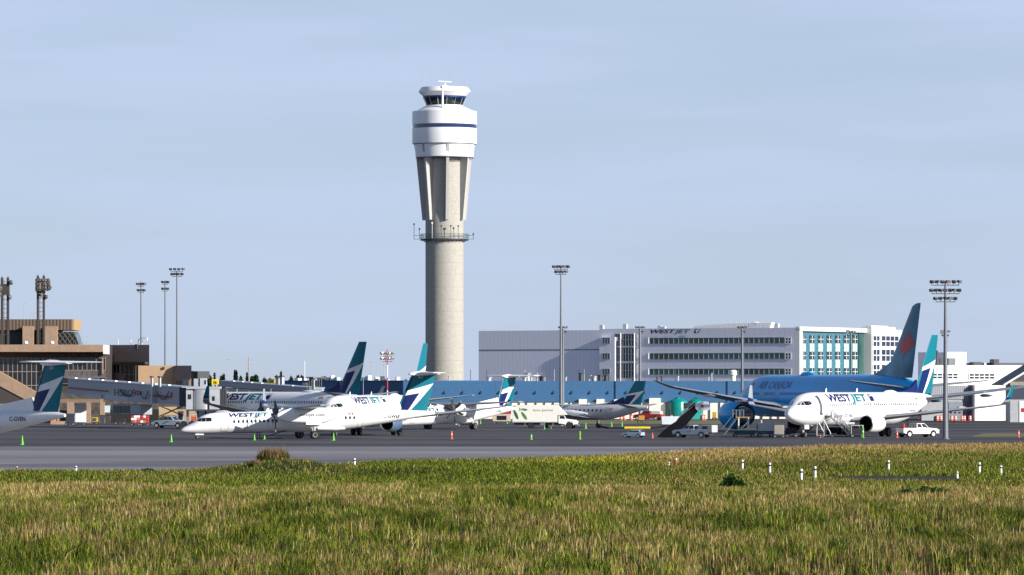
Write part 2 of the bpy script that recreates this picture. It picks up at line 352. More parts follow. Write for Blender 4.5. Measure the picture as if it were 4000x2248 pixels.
# ------------------------------------------------------------------ leafy plants
def leafmat(name, c, var=.35):
    m = mat(name, c, .7, var=var, sc=1.2, spec=.2); t = m.node_tree; b = t.nodes['Principled BSDF']
    tr = t.nodes.new('ShaderNodeBsdfTranslucent'); t.links.new(b.inputs['Base Color'].links[0].from_socket, tr.inputs[0])
    ms = t.nodes.new('ShaderNodeMixShader'); ms.inputs[0].default_value = .2
    t.links.new(b.outputs[0], ms.inputs[1]); t.links.new(tr.outputs[0], ms.inputs[2]); t.links.new(ms.outputs[0], t.nodes['Material Output'].inputs[0]); return m
LEAFD = leafmat('weed_leaf', (.045, .13, .02)); STRAW = leafmat('straw_blade', (.30, .20, .10)); CONIF = leafmat('conifer_needles', (.03, .065, .04)); BROAD = leafmat('broad_leaves', (.05, .09, .035))
BARK = mat('bark', (.10, .07, .05), .9)
def leaves(mb, c, r, n, s, m=0, up=0., shell=.5):
    for _ in range(n):
        d = nrm((random.gauss(0, 1), random.gauss(0, 1), random.gauss(0, 1))); k = shell+(1-shell)*random.random()
        p = Vector(c)+Vector((d.x*r[0], d.y*r[1], d.z*r[2]))*k; a = nrm((random.gauss(0, 1), random.gauss(0, 1), random.gauss(0, 1)+up)); b = nrm(a.cross(Vector((random.random(), random.random(), random.random()+.01))))
        q = s*(.6+.8*random.random()); mb.add([p-a*q*.5, p+b*q*.28, p+a*q*.6, p-b*q*.28], [[0, 1, 2, 3]], m)
def shrub(label, px, D, wdt, hgt, name='leafy_weed', m=None, n=700, leaf=.09, cat='shrub', tops=None):
    x0 = X(px, D); z0 = float(zterr(np.array([x0]), np.array([float(D)]))[0])
    t = T(name, label, cat, (x0, D, z0)); mb = MB(); st = MB()
    for i in range(14):
        a = random.random()*6.28; rr = wdt*.5*random.random()**.6; hh = hgt*(1-.5*(rr/(wdt*.5))**2)*(.7+.35*random.random())
        st.tube((0, 0, 0), (math.cos(a)*rr, math.sin(a)*rr, hh*.85), .012, .005, n=4)
        leaves(mb, (math.cos(a)*rr, math.sin(a)*rr, hh*.55), (wdt*.16, wdt*.16, hh*.45), n//14, leaf, 0, .8, .2)
        if tops:
            for _ in range(60):
                b = (math.cos(a)*rr+random.gauss(0, wdt*.10), math.sin(a)*rr+random.gauss(0, wdt*.1)); h2 = hh*(.75+.45*random.random())
                mb.add([(b[0]-.012, b[1], h2*.4), (b[0]+.012, b[1], h2*.4), (b[0]+random.gauss(0, .1), b[1], h2)], [[0, 1, 2]], 1)
    mb.build('foliage', [m or LEAFD]+([tops] if tops else []), t); st.build('stem', BARK, t); return t
shrub('bushy dark green weed at the crest of the bank, left of the white marker posts', 2865, 118, .72, .62, n=1500, leaf=.07)
shrub('low dark spreading weed clump on the right side of the bank, below the marker posts', 3610, 84, .95, .17, n=1300, leaf=.06)
shrub('small low dark weed in the stubble below the grassy mound', 1370, 84, .5, .14, n=500, leaf=.05)
def tussock(label, px, D, wdt, hgt):
    x0 = X(px, D); z0 = float(zterr(np.array([x0]), np.array([float(D)]))[0])-.1
    t = T('grass_tussock', label, 'tussock', (x0, D, z0)); a_ = MB(); b_ = MB()
    cl = [(random.gauss(0, wdt*.12), random.gauss(0, wdt*.12), .55+.5*random.random()) for _ in range(9)]
    for i in range(4200):
        cx, cy, ch = random.choice(cl); a = random.random()*6.28; r = wdt*.24*random.random()**.6; x, y = cx+math.cos(a)*r, cy+math.sin(a)*r; prof = ch*(1-.3*(r/(wdt*.24))**2); rust = random.random() < .26
        h = hgt*prof*((.75+.45*random.random()) if rust else (.25+.55*random.random())); dx = random.gauss(0, .1)+x*.12; q = random.random()*3.14; w_ = .022 if rust else .03
        (b_ if rust else a_).add([(x-w_*math.cos(q), y-w_*math.sin(q), h*.45 if rust else 0), (x+w_*math.cos(q), y+w_*math.sin(q), h*.45 if rust else 0), (x+dx, y+random.gauss(0, .1), h)], [[0, 1, 2]])
    a_.build('leaf_blades', leafmat('tussock_green', (.09, .12, .02)), t); b_.build('seed_heads', STRAW, t)
tussock('tall tussock with rust coloured seed heads on the mound beside the taxiway', 1065, 350, 2.5, 1.15)
tussock('low grass hump added for shade on the left flank of the mound', 1000, 347, 1.6, .5)  # added hump standing in for the shaded flank
tussock('small dark clump right of the rust coloured tussock', 1170, 352, 2.2, .4)
shrub('little green bush at the taxiway edge on the left', 575, 345, 1.3, .38, n=600, leaf=.14)

# ------------------------------------------------------------------ marker posts and cones
BLK = mat('black_band', (.012, .012, .014), .6)
def post(px, py, hpx, label, cols=None, r=.085):
    D = DG(py); h = hpx*D/FP; cols = cols or WHITE
    t = T('marker_post', label, 'marker post', (X(px, D), D, float(zterr(np.array([X(px, D)]), np.array([D]))[0])-.03), group='white marker posts in the grass' if cols is WHITE else None)
    h += .03
    MB().lathe([(r, 0), (r, h*.96), (r*.5, h)], n=12).build('tube', cols, t)
    MB().lathe([(r*1.04, h*.70), (r*1.04, h*.83)], n=12).build('band', BLK if cols is WHITE else WHITE, t); return t
for px, py, hp, lb in [(2900, 1841, 42, 'white post with black band, nearest the dark bush and behind it'), (3007, 1854, 46, 'white post second to the right of the dark bush'), (3130, 1882, 50, 'white post nearest the bank, left of the concrete slab'),
                       (3184, 1872, 52, 'tall white post at the left end of the concrete slab'), (3471, 1843, 45, 'white post standing behind the middle of the concrete slab'), (3826, 1855, 48, 'white post right of the slab, the taller of the last two'),
                       (3910, 1857, 38, 'rightmost white post in the grass'), (3739, 1870, 26, 'short white post at the right end of the slab'), (2613, 1828, 20, 'tiny white stub beside the orange-red post'),
                       (1385, 1826, 36, 'lone black-topped white post by the taxiway edge below the turboprop'), (297, 1847, 26, 'small black and white post at far left of the verge')]:
    post(px, py, hp, lb)
post(66, 1840, 20, 'thin brown stake at the far left taxiway edge', mat('rusty_stake', (.22, .09, .05), .8), .05)
post(2640, 1824, 38, 'orange-red post standing alone among yellow flowers', mat('rust_orange', (.50, .09, .03), .6), .1)
def cone(px, py, hpx, col, label, group):
    D = DG(py); h = hpx*D/FP; t = T('traffic_cone', label, 'traffic cone', (X(px, D), D, 0), group=group); r = h*.15
    m = {'g': GREEN, 'o': ORANGE}[col]
    MB().prism([(-r*1.35, -r*1.35), (r*1.35, -r*1.35), (r*1.35, r*1.35), (-r*1.35, r*1.35)], .0, h*.06, 'z').build('base', m, t)
    MB().lathe([(r, h*.06), (r*.28, h*.97), (r*.2, h)], n=12).build('cone_body', m, t)
    if col == 'o': MB().lathe([(r*.72, h*.4), (r*.55, h*.62)], n=12, caps=False).build('reflective_band', WHITE, t)
    return t
GG = 'lime green cones around the aircraft'
for px, py, hp, lb in [(87, 1739, 37, 'lime green cone alone below the cut-off tail on the left'), (669, 1728, 31, 'lime green cone left of the turboprop nose'), (994, 1721, 25, 'lime green cone under the front fuselage of the near turboprop'),
                       (1033, 1717, 25, 'half-hidden green cone beside the steps under the near turboprop'), (1303, 1722, 31, 'lime green cone under the rear fuselage of the near turboprop'),
                       (2288, 1676, 24, 'lime green cone in front of the catering truck bumper'), (2389, 1668, 20, 'left one of two green cones beside the yellow hose'), (2430, 1667, 20, 'right one of two green cones beside the yellow hose'),
                       (1877, 1657, 18, 'green cone right of the baggage tractor'), (1981, 1656, 18, 'green cone at the rear bumper of the catering truck'), (2127, 1678, 17, 'green cone beneath the catering truck box'), (2153, 1676, 10, 'smallest green cone, beneath the catering truck cab'),
                       (1693, 1656, 18, 'green cone behind the near turboprop tail, by the low trailers')]: cone(px, py, hp, 'g', lb, GG)
for px, py, hp, lb in [(2549, 1713, 23, 'orange cone with white band at the foot of the covered boarding stairs'), (3205, 1711, 13, 'small orange cone under the open door of the white jet')]: cone(px, py, hp, 'o', lb, 'orange cones on the apron')
def delin(px, py, hpx, cols, label, group=None, r=.1):
    D = DG(py); h = hpx*D/FP; t = T('delineator_post', label, 'delineator', (X(px, D), D, 0), group=group)
    MB().lathe([(r*1.9, 0), (r*1.9, .06), (r, .09), (r, h*.97), (r*.6, h)], n=12).build('tube', cols[0], t)
    MB().lathe([(r*1.05, h*.55), (r*1.05, h*.68)], n=12, caps=False).build('band', cols[1], t); return t
delin(1764, 1716, 31, (ORANGE, WHITE), 'red and white delineator on open apron right of the near turboprop')
delin(2075, 1718, 21, (GREEN, WHITE), 'short lime delineator on the open apron below the catering truck')
delin(2265, 1717, 32, (GREEN, ORANGE), 'tall lime and orange delineator below the catering truck cab')
delin(3979, 1709, 27, (ORANGE, WHITE), 'orange delineator at the far right edge of the apron')
delin(3371, 1711, 40, (GREEN, WHITE), 'tall lime and white delineator beside the cart under the white jet')
delin(3504, 1711, 26, (ORANGE, WHITE), 'thin red delineator at the tailgate of the white pickup')

# ------------------------------------------------------------------ control tower
TD = 1329.0; S = FP/TD
def zt(Y): return HC+(YH-(270+Y/2.0975))*TD/FP
tw = T('control_tower', 'tall round concrete air traffic control tower with white flared head', 'control tower', (X(1736.5, TD), TD, 0))
k = 1/2.0975/S
tc_ = ribbed('tower_concrete', (.45, .43, .38), 3.4, 2, .04, .85, var=.10, dark=.86); TWH = mat('tower_white_panel', (.80, .80, .82), .35, var=.02)
TW2 = ribbed('tower_white_cladding', (.80, .80, .82), 1.9, 0, .03, .4, var=.02, dark=.9)
MB().lathe([(75*k*2.0975*.995, -.5), (74.5*k*2.0975, zt(1380)), (74.2*k*2.0975, zt(735))], n=64).build('shaft', tc_, tw)
hd = MB()
hd.lathe([(119*k, zt(750)), (119*k, zt(728))], n=48); hd.lathe([(230*k, zt(728)), (236*k, zt(722)), (247*k, zt(617))], n=64)
hd.lathe([(264*k, zt(616)), (265*k, zt(612)), (265*k, zt(490))], n=72); hd.lathe([(265*k, zt(458)), (265*k, zt(352)), (260*k, zt(349)), (226*k, zt(348)), (224*k, zt(340)), (152*k, zt(303))], n=72)
hd.build('head_drum', TWH, tw)
MB().lathe([(262*k, zt(492)), (262*k, zt(456))], n=72, caps=False).build('window_band', mat('blue_band_glass', (.008, .03, .12), .12, spec=.8), tw)
rg = MB()
for yy_ in (616, 728): rg.lathe([(248*k if yy_ < 700 else 238*k, zt(yy_+5)), (249*k if yy_ < 700 else 238*k, zt(yy_))], n=64, caps=False)
rg.build('ring_trim', NAVY, tw)
A0 = 7.4; NF = 7
for i in range(NF):                                                # seven tapering buttress fins
    a = R(-90+A0+i*360/NF); u = Vector((math.cos(a), math.sin(a), 0)); v = Vector((-u.y, u.x, 0)); m_ = MB(); th = .4
    P = [(5.0, zt(1240)), (182*k, zt(1240)), (232*k, zt(730)), (251*k, zt(620)), (247*k, zt(620)), (5.0, zt(735))]
    m_.hexa([u*r_-v*th+Vector((0, 0, z_)) for r_, z_ in P], [u*r_+v*th+Vector((0, 0, z_)) for r_, z_ in P])
    m_.build('buttress_fin', mat('buttress_concrete', (.50, .49, .47), .8, var=.06), tw)
cb = MB(); NP = 14
def ngon(r, z, off=0., n=NP): return [(r*math.cos(R(-90+A0+off)+2*math.pi*i/n), r*math.sin(R(-90+A0+off)+2*math.pi*i/n), z) for i in range(n)]
cb.loft([ngon(152*k, zt(303)), ngon(152*k, zt(299)), ngon(149*k, zt(299))], 0, False); cb.loft([ngon(176*k, zt(226)), ngon(214*k, zt(190)), ngon(212*k, zt(180)), ngon(192*k, zt(152)), ngon(150*k, zt(150))], 0, False)
cb.build('cab_roof', TWH, tw)
MB().loft([ngon(178*k, zt(240)), ngon(179*k, zt(226))], 0, False, False).build('blue_fascia', mat('fascia_blue', (.006, .03, .22), .4), tw)
gl = MB().loft([ngon(148*k, zt(300)), ngon(174*k, zt(238))], 0, False, False).build('cab_window', mat('cab_glass', (.006, .016, .022), .1, var=.3, spec=.4), tw)
cm = MB()
for p, q in zip(ngon(150*k, zt(300)), ngon(176*k, zt(238))): cm.tube(p, q, .035, n=4)
cm.build('mullion', TWH, gl)
a = R(-90-4); MB().tube((160*k*math.cos(a)*1.25, 160*k*math.sin(a)*1.25, zt(340)), (196*k*math.cos(a), 196*k*math.sin(a), zt(152)), .28, n=8).build('duct_pipe', TWH, tw)
ANT = mat('antenna_grey', (.45, .47, .5), .5)
for xx_, y0, y1, r_ in [(220, 152, 52, .05), (296, 150, 48, .09), (438, 152, 38, .05), (556, 152, 80, .05), (576, 152, 110, .05), (498, 152, 118, .05), (480, 152, 122, .05), (258, 152, 122, .05), (598, 175, 150, .05)]:
    m_ = MB().tube(((xx_-396)*k, -1.0, zt(y0)-.2), ((xx_-396)*k, -1.0, zt(y1)), r_, n=5)
    if xx_ in (296, 556):
        for dz in (.25, .5, .75): m_.tube(((xx_-400)*k, -1.0, zt(y0+(y1-y0)*dz)), ((xx_-391)*k, -1.0, zt(y0+(y1-y0)*dz)), .12, n=5)
    m_.build('antenna', ANT, tw)
rd = MB(); rd.box(-22*k+.05, 30*k, -1.3, -.7, zt(148), zt(136)).tube((4*k, -1, zt(136)), (4*k, -1, zt(112)), .22); rd.hexa([((345-396)*k, -1.25, zt(107)), ((455-396)*k, -1.6, zt(115)), ((455-396)*k, -1.2, zt(115)), ((345-396)*k, -.9, zt(107))], [((345-396)*k, -1.25, zt(98)), ((455-396)*k, -1.6, zt(106)), ((455-396)*k, -1.2, zt(106)), ((345-396)*k, -.9, zt(98))])
rd.build('radar_scanner', TWH, tw)
pf = MB(); rp = 94*k*2.0975; zf = zt(1392)
pf.lathe([(5.2, zf-.25), (rp*k*0+6.75, zf-.25), (6.75, zf), (5.2, zf)], n=48, caps=False)
for i in range(28):
    a = 2*math.pi*i/28; c, s_ = math.cos(a), math.sin(a); pf.tube((6.7*c, 6.7*s_, zf-.5), (6.7*c, 6.7*s_, zf+1.3), .05, n=4); pf.tube((5.3*c, 5.3*s_, zf-1.0), (6.7*c, 6.7*s_, zf-.1), .06, n=4)
    a2 = 2*math.pi*(i+1)/28; c2, s2 = math.cos(a2), math.sin(a2)
    for hz in (.45, .9, 1.3, -.5): pf.tube((6.7*c, 6.7*s_, zf+hz), (6.7*c2, 6.7*s2, zf+hz), .045, n=4)
pf.build('catwalk', mat('catwalk_steel', (.12, .14, .16), .5, .3), tw)
for xx_, y0, y1 in [(146, 1395, 1280), (190, 1395, 1318), (298, 1395, 1275), (372, 1395, 1300), (510, 1395, 1300), (632, 1400, 1360), (450, 1395, 1300)]:
    x_ = (xx_-396)*k; yb = -math.sqrt(max(0, 6.7**2-x_*x_)) if abs(x_) < 6.7 else 0
    m_ = MB(); m_.tube((x_, yb, zt(y0)), (x_, yb, zt(y1)), .07, n=5); m_.box(x_-.2, x_+.2, yb-.15, yb+.15, zt(y1), zt(y1)+.5)
    if abs(x_) > 6.7: m_.tube((x_, yb, zt(1395)), (math.copysign(6.7, x_), 0, zt(1395)), .05, n=4).tube((x_, yb, zt(1365)), (math.copysign(6.7, x_), 0, zt(1365)), .05, n=4)
    m_.build('instrument', WHITE if xx_ == 298 else DGREY, tw)
# ------------------------------------------------------------------ buildings
class Bld:
    """a building in its own frame: x along the facade seen from the camera, y inwards, origin at the left corner on the ground.
    b = how far the facade turns to the left, degrees"""
    def __init__(s, name, label, px, D, b=0., cat='building', group=None):
        s.x0 = X(px, D); s.D = D; s.b = R(b); s.e = T(name, label, cat, (s.x0, D, 0), -s.b, group=group)
    def t(s, px, yin=0.):
        k = (px-2000)/FP; c, n = math.cos(s.b), math.sin(s.b)
        # world = (x0 + t c + yin n, D - t n + yin c)
        return (k*(s.D+yin*c)-s.x0-yin*n)/(c+k*n)
    def z(s, py, t, yin=0.):
        d = s.D-t*math.sin(s.b)+yin*math.cos(s.b); return HC+(YH-py)*d/FP
    def rect(s, px0, px1, py0, py1, yin=0.):
        a, b = s.t(px0, yin), s.t(px1, yin); m = (a+b)/2; return a, b, s.z(py1, m, yin), s.z(py0, m, yin)
    def block(s, name, px0, px1, pytop, depth, m, yin=0., z0=0., bevel=0, pybot=None, skew=None):
        a, b, zz0, zz1 = s.rect(px0, px1, pytop, pybot or pytop, yin); z0 = zz0 if pybot else z0
        if skew is not None:
            q = -math.tan(s.b+R(skew))*depth; P_ = [(a, yin), (b, yin), (b+q, yin+depth), (a+q, yin+depth)]
            return MB().hexa([(*p, z0) for p in P_], [(*p, zz1) for p in P_]).build(name, m, s.e, bevel)
        return MB().box(a, b, yin, yin+depth, z0, zz1).build(name, m, s.e, bevel)
    def window(s, px0, px1, py0, py1, n, m=None, yin=0., frame=None, rows=1, name='window', fr=.08, rec=.06):
        a, b, z0, z1 = s.rect(px0, px1, py0, py1, yin); w_ = MB().box(a, b, yin-rec, yin+.12, z0, z1).build(name, m or GLASS, s.e)
        f = MB(); y0 = yin-rec-.07
        for i in range(n+1):
            x_ = a+(b-a)*i/n; f.box(x_-fr/2, x_+fr/2, y0, yin-rec+.01, z0, z1)
        for j in range(rows+1):
            z_ = z0+(z1-z0)*j/rows; f.box(a-fr/2, b+fr/2, y0-.01, yin-rec-.005, z_-fr/2, z_+fr/2)
        f.build('frame', frame or LGREY, w_); return w_
# --- airline office campus: gray long side turned to the left (in shade), short side lit
PANEL = ribbed('campus_grey_panel', (.74, .74, .82), 4.2, 0, .02, .5, var=.05, dark=.8)
CORR = ribbed('campus_corrugated', (.76, .76, .85), 1.1, 0, .3, .5, var=.04, dark=.95)
CWHITE = mat('campus_white', (.74, .74, .72), .5, var=.04)
CG = mat('campus_green_glass', (.05, .13, .12), .12, var=.6, sc=.12, spec=.6); CT = mat('curtain_teal', (.06, .20, .26), .15, var=.15); CP = mat('pale_green_panel', (.50, .70, .64), .4)
B = Bld('office_building', 'long grey and white airline office block with ribbon windows behind the blue hangar', 1870, 1250, 28)
LT = B.t(3107)
def side_t(px):
    """distance along the short side for pixel px"""
    cx, cy = B.x0+LT*math.cos(B.b), B.D-LT*math.sin(B.b); k = (px-2000)/FP; ux, uy = math.sin(B.b), math.cos(B.b); return (k*cy-cx)/(ux-k*uy)
o = B.block('hangar_wall', 1870, 2341, 1292, 60, CORR)
a, b, z0, z1 = B.rect(1870, 2341, 1366, 1369); MB().box(a, b, -.05, 0, z0, z1).build('seam', DGREY, B.e)
B.block('office_wall', 2402, 3107, 1283, side_t(3396), PANEL); B.block('stair_wall', 2341, 2402, 1318, 1.2, PANEL, yin=-1.2); B.block('link_wall', 2341, 2402, 1286, 60, PANEL)
for y0, y1 in ((1321, 1343), (1381, 1404), (1442, 1464)): B.window(2353, 2383, y0, y1, 3, CG, -1.2)
for y0, y1 in ((1305, 1352), (1358, 1412), (1419, 1478)): B.window(2402, 2487, y0, y1, 8, mat('stair_glass', (.01, .035, .08), .1, var=.3), 0, rows=2)
for px in (2421, 2475): B.block('pillar', px, px+3, 1302, .4, WHITE, yin=-.8)
for y0, y1 in ((1320, 1343), (1380, 1404), (1441, 1464)):
    B.window(2535, 3064, y0, y1, 27, CG, 0); B.window(3068, 3090, y0, y1, 2, GLASS, 0, frame=WHITE, rows=2, fr=.18); a, b, z0, z1 = B.rect(2533, 2536, y0, y1); MB().box(a, b, -.35, 0, z0, z1).build('sill', WHITE, B.e)
t_ = B.t(2543); z_ = B.z(1303, t_); mb = MB(); nv = MB(); wd = B.t(2738)-t_
flat_text(mb, 'WEST', 1.35, (t_, -.35, z_), (1, 0, 0), width=wd*.50, shear=.3, off=.035); mb2 = MB(); flat_text(mb2, 'JET', 1.35, (t_+wd*.465, -.35, z_), (1, 0, 0), width=wd*.33, shear=.3, off=.035)
mb.build('lettering', NAVY, B.e); mb2.build('lettering', mat('sign_teal', (.0, .18, .27), .4), B.e)
MB().prism([(t_+wd*.87, z_), (t_+wd*.95, z_), (t_+wd, z_+1.0), (t_+wd*.89, z_+1.0)], -.4, -.3, 'y').prism([(t_+wd*.90, z_+.75), (t_+wd*.985, z_+1.0), (t_+wd*.93, z_)], -.45, -.41, 'y', 1).build('emblem', [NAVY, WHITE], B.e)
# roof structure
SR = MB(); a = B.t(2712, 10); b = B.t(3016, 10); zb = B.z(1284, (a+b)/2, 10)
for i in range(44):
    x_ = a+(b-a)*i/44; h_ = 1.0+.9*math.sin(math.pi*min(1, i/30)*.5); SR.prism([(x_, zb), (x_+(b-a)/80, zb), (x_+(b-a)/50+.4, zb+h_*.75), (x_+(b-a)/50, zb+h_*.75)], 9, 11, 'y')
SR.prism([(a+(b-a)*.62, zb), (b, zb), (a+(b-a)*.78, zb+1.7)], 9, 12, 'y'); SR.build('roof_canopy', WHITE, B.e)
def side_z(py, s_): d = B.D-LT*math.sin(B.b)+s_*math.cos(B.b); return HC+(YH-py)*d/FP
def side_box(mb, p0, p1, y0, y1, out0, out1, m=0):
    s0, s1 = side_t(p0), side_t(p1); sm = (s0+s1)/2; mb.box(LT+out0, LT+out1, s0, s1, side_z(y1, sm), side_z(y0, sm), m); return mb
o = MB(); side_box(o, 3107, 3118, 1283, 1500, 0.02, 1.2); side_box(o, 3107, 3400, 1281, 1297, .02, 1.2); o.build('frame_wall', CWHITE, B.e)
o = MB(); side_box(o, 3118, 3372, 1296, 1520, .0, .15); cw = o.build('curtain_wall', CT, B.e)
for i in range(7):
    p0 = 3124+i*33.5
    for (y0, y1, m_, nm) in ((1311, 1341, GLASS, 'window'), (1343, 1374, CP, 'spandrel'), (1376, 1404, GLASS, 'window'), (1406, 1438, CP, 'spandrel'), (1440, 1466, GLASS, 'window'), (1468, 1500, CP, 'spandrel')):
        o = MB(); side_box(o, p0+2, p0+19, y0, y1, .15, .3); q = o.build(nm, m_, B.e)
        f = MB(); side_box(f, p0+1, p0+20, (y0+y1)/2-.8, (y0+y1)/2+.8, .3, .42); side_box(f, p0+10, p0+11.2, y0, y1, .3, .4); f.build('frame', WHITE if nm == 'window' else LGREY, q)
o = MB(); side_box(o, 3350, 3372, 1300, 1520, .15, .35); o.build('window', CG, B.e)
def st2(px):                                                        # same on the face of the projecting block
    cx, cy = B.x0+(LT+2.6)*math.cos(B.b), B.D-(LT+2.6)*math.sin(B.b); k = (px-2000)/FP; return (k*cy-cx)/(math.sin(B.b)-k*math.cos(B.b))
o = MB(); s0 = st2(3405); s1 = st2(3497); s2_ = st2(3524); zt_ = side_z(1277, s0); o.box(LT-.1, LT+2.6, s0, s1, -.5, zt_); o.box(LT+.5, LT+2.59, s1, s2_, -.5, side_z(1290, s1)); o.box(LT+.2, LT+2.2, s0+.5, s0+(s1-s0)*.75, zt_, side_z(1273, s0)); o.build('end_block', CWHITE, B.e)
for y0, y1 in ((1312, 1355), (1365, 1413), (1424, 1470)):
    for p0, p1, n_ in ((3408, 3434, 2), (3440, 3508, 4)):
        s0, s1 = st2(p0), st2(p1); zA, zB = side_z(y1, s0), side_z(y0, s0); q = MB().box(LT+2.6, LT+2.7, s0, s1, zA, zB).build('window', mat('end_glass', (.02, .04, .08), .15, var=.4, sc=.3, spec=.4), B.e); f = MB()
        for i in range(n_+1): f.box(LT+2.7, LT+2.85, s0+(s1-s0)*i/n_-.15, s0+(s1-s0)*i/n_+.15, zA, zB)
        for z2 in (zA, (zA+zB)/2, zB): f.box(LT+2.7, LT+2.87, s0, s1, z2-.12, z2+.12)
        f.build('frame', WHITE, q)
for px, h_ in ((2440, 1.2), (2575, .8), (3032, 1.4), (2348, 1.0), (2590, .6)):
    MB().box(B.t(px, 12)-.5, B.t(px, 12)+.5, 12, 13, 20, B.z(1285, B.t(px), 12)+h_).build('roof_unit', LGREY, B.e)

# --- blue hangar row
BLUE = ribbed('blue_cladding', (.055, .17, .35), 6.0, 0, .015, .5, var=.06, dark=.85); CREAM = mat('cream_door', (.82, .78, .68), .6, var=.05)
Hn = Bld('hangar_building', 'long low blue hangar with cream lower doors across the middle', 1575, 930)
Hn.block('upper_wall', 1575, 3645, 1489, 60, BLUE, z0=Z(1571, 930)); Hn.block('lower_wall', 1575, 3645, 1571, 59, CREAM, yin=.25)
VENT = mat('vent_metal', (.5, .5, .48), .5, .3, var=.2)
DOORM = mat('door_post', (.08, .09, .10), .6)
for i in range(40):
    px = 1990+i*34+random.uniform(-6, 6)
    if px < 3050: Hn.block('door_post', px, px+3, 1573, .2, DOORM, yin=.02)
for p0, p1, y0 in ((2261, 2293, 1560), (2330, 2361, 1560), (2399, 2432, 1561), (2536, 2581, 1556), (2855, 2890, 1568)):
    Hn.block('door_surround', p0, p1, y0, .6, CREAM, yin=-.6)
for i in range(22):
    px = 1737+i*71
    mb = MB(); t_ = Hn.t(px); zz_ = Hn.z(1535, t_); mb.box(t_-.13, t_+.13, -.28, 0, zz_-.18, zz_+.18).box(t_-.04, t_+.04, -.12, .0, zz_+.18, zz_+.4); mb.build('wall_lamp', DGREY, Hn.e)
for px in (2402, 2839): Hn.block('downpipe', px, px+4, 1490, .15, mat('seam_blue', (.015, .04, .12), .6), yin=-.15, pybot=1570)
rnd = random.Random(3)
for px in (1755, 1838, 1902, 1910, 2050, 2062, 2110, 2120, 2128, 2165, 2210, 2262, 2270, 2282, 2308, 2322, 2345, 2368, 2378, 2420, 2473, 2568, 2585, 2638, 2648, 2768, 2780, 2050, 2075, 2098):
    hh = rnd.choice([.7, .9, 1.1, 1.5, 2.3]); ww = rnd.choice([.12, .15, .2, .45]); ww = .06 if hh > 2 else ww; t_ = Hn.t(px, 3); zz_ = Hn.z(1489, t_)-.05
    m_ = MB(); m_.tube((t_, 3, zz_), (t_, 3, zz_+hh), ww, n=8)
    if ww > .1: m_.tube((t_, 3, zz_+hh), (t_, 3, zz_+hh+.12), ww*1.5, n=8)
    m_.build('roof_vent', rnd.choice([VENT, LGREY, DGREY]), Hn.e)
for p0, p1, y0 in ((2078, 2103, 1475), (2300, 2325, 1480), (2335, 2360, 1482), (2990, 3040, 1474), (2110, 2125, 1480)): Hn.block('roof_unit', p0, p1, y0, 1.5, rnd.choice([VENT, OFFW]), yin=3, pybot=1490)
t_ = Hn.t(2864, 3); MB().lathe([(.5, Hn.z(1490, t_)), (.5, Hn.z(1468, t_)), (.75, Hn.z(1466, t_)), (.75, Hn.z(1450, t_)), (.5, Hn.z(1446, t_))], c=(t_, 3, 0), n=16).build('chimney', CREAM, Hn.e)
rl = MB(); z_ = Hn.z(1489, 0)
for i in range(46): x_ = Hn.t(2800)+i*.28; rl.box(x_, x_+.08, .2, .3, z_, z_+.35)
rl.build('roof_railing', LGREY, Hn.e)
Hd = Bld('hangar_wing', 'dark blue shaded hangar wing with cluttered roof left of the tower', 1112, 1010, 38)
Hd.block('wall', 1112, 1690, 1487, 40, ribbed('blue_cladding_shade', (.035, .12, .27), 6, 0, .015, .55, dark=.85))  # darker copy of the hangar blue, shade put into the colour
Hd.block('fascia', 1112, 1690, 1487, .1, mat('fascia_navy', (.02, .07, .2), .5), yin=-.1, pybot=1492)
for px, w_, y0, m_ in ((1150, 14, 1478, CREAM), (1178, 10, 1480, OFFW), (1240, 12, 1474, LGREY), (1255, 4, 1471, DGREY), (1275, 8, 1475, OFFW), (1290, 4, 1468, WHITE), (1302, 14, 1475, mat('pale_green_unit', (.5, .6, .5), .6)), (1412, 20, 1475, MATS['pale_green_unit']), (1426, 4, 1470, WHITE), (1434, 4, 1468, WHITE), (1462, 5, 1474, CREAM), (1486, 3, 1470, DGREY), (1502, 8, 1482, LGREY), (1545, 4, 1473, OFFW), (1600, 3, 1476, LGREY)):
    Hd.block('roof_vent', px, px+w_, y0, 1.2, m_, yin=2, pybot=1488)
# --- teal tanks
def tank(px, py, wpx, ytop, label, m):
    D = DG(py); r = wpx*D/FP/2; h = Z(ytop, D); t = T('storage_tank', label, 'tank', (X(px, D), D, 0), group='teal storage tanks')
    MB().lathe([(r, 0), (r, h*.8), (r*.93, h*.86), (r*.45, h*.96), (r*.15, h)], n=40).build('tank_body', m, t)
    MB().lathe([(r*.22, h*.95), (r*.22, h*1.03), (r*.1, h*1.06)], n=12).build('hatch', m, t); return t
TK = mat('tank_teal', (.0, .30, .24), .25, var=.1)
tank(2648, 1637, 74, 1556, 'large glossy teal tank left of the covered boarding stairs', TK); tank(2717, 1638, 60, 1557, 'smaller teal tank partly hidden by the covered boarding stairs', TK)
tank(2602, 1635, 34, 1566, 'dark tank at the left end of the tank group', mat('tank_dark', (.03, .10, .16), .4))  # darker, bluer even tone than the other tanks
D = DG(1642); t = T('green_container', 'low turquoise container below the boarding stairs canopy', 'container', (X(2722, D), D, 0)); MB().box(-1.1, .9, 0, 2, .1, 1.5).build('body', ribbed('turq', (.04, .45, .40), .3, 0, .3), t, .05); MB().box(-1.15, .95, -.05, 2.05, 1.5, 1.6).build('lid', TK, t)

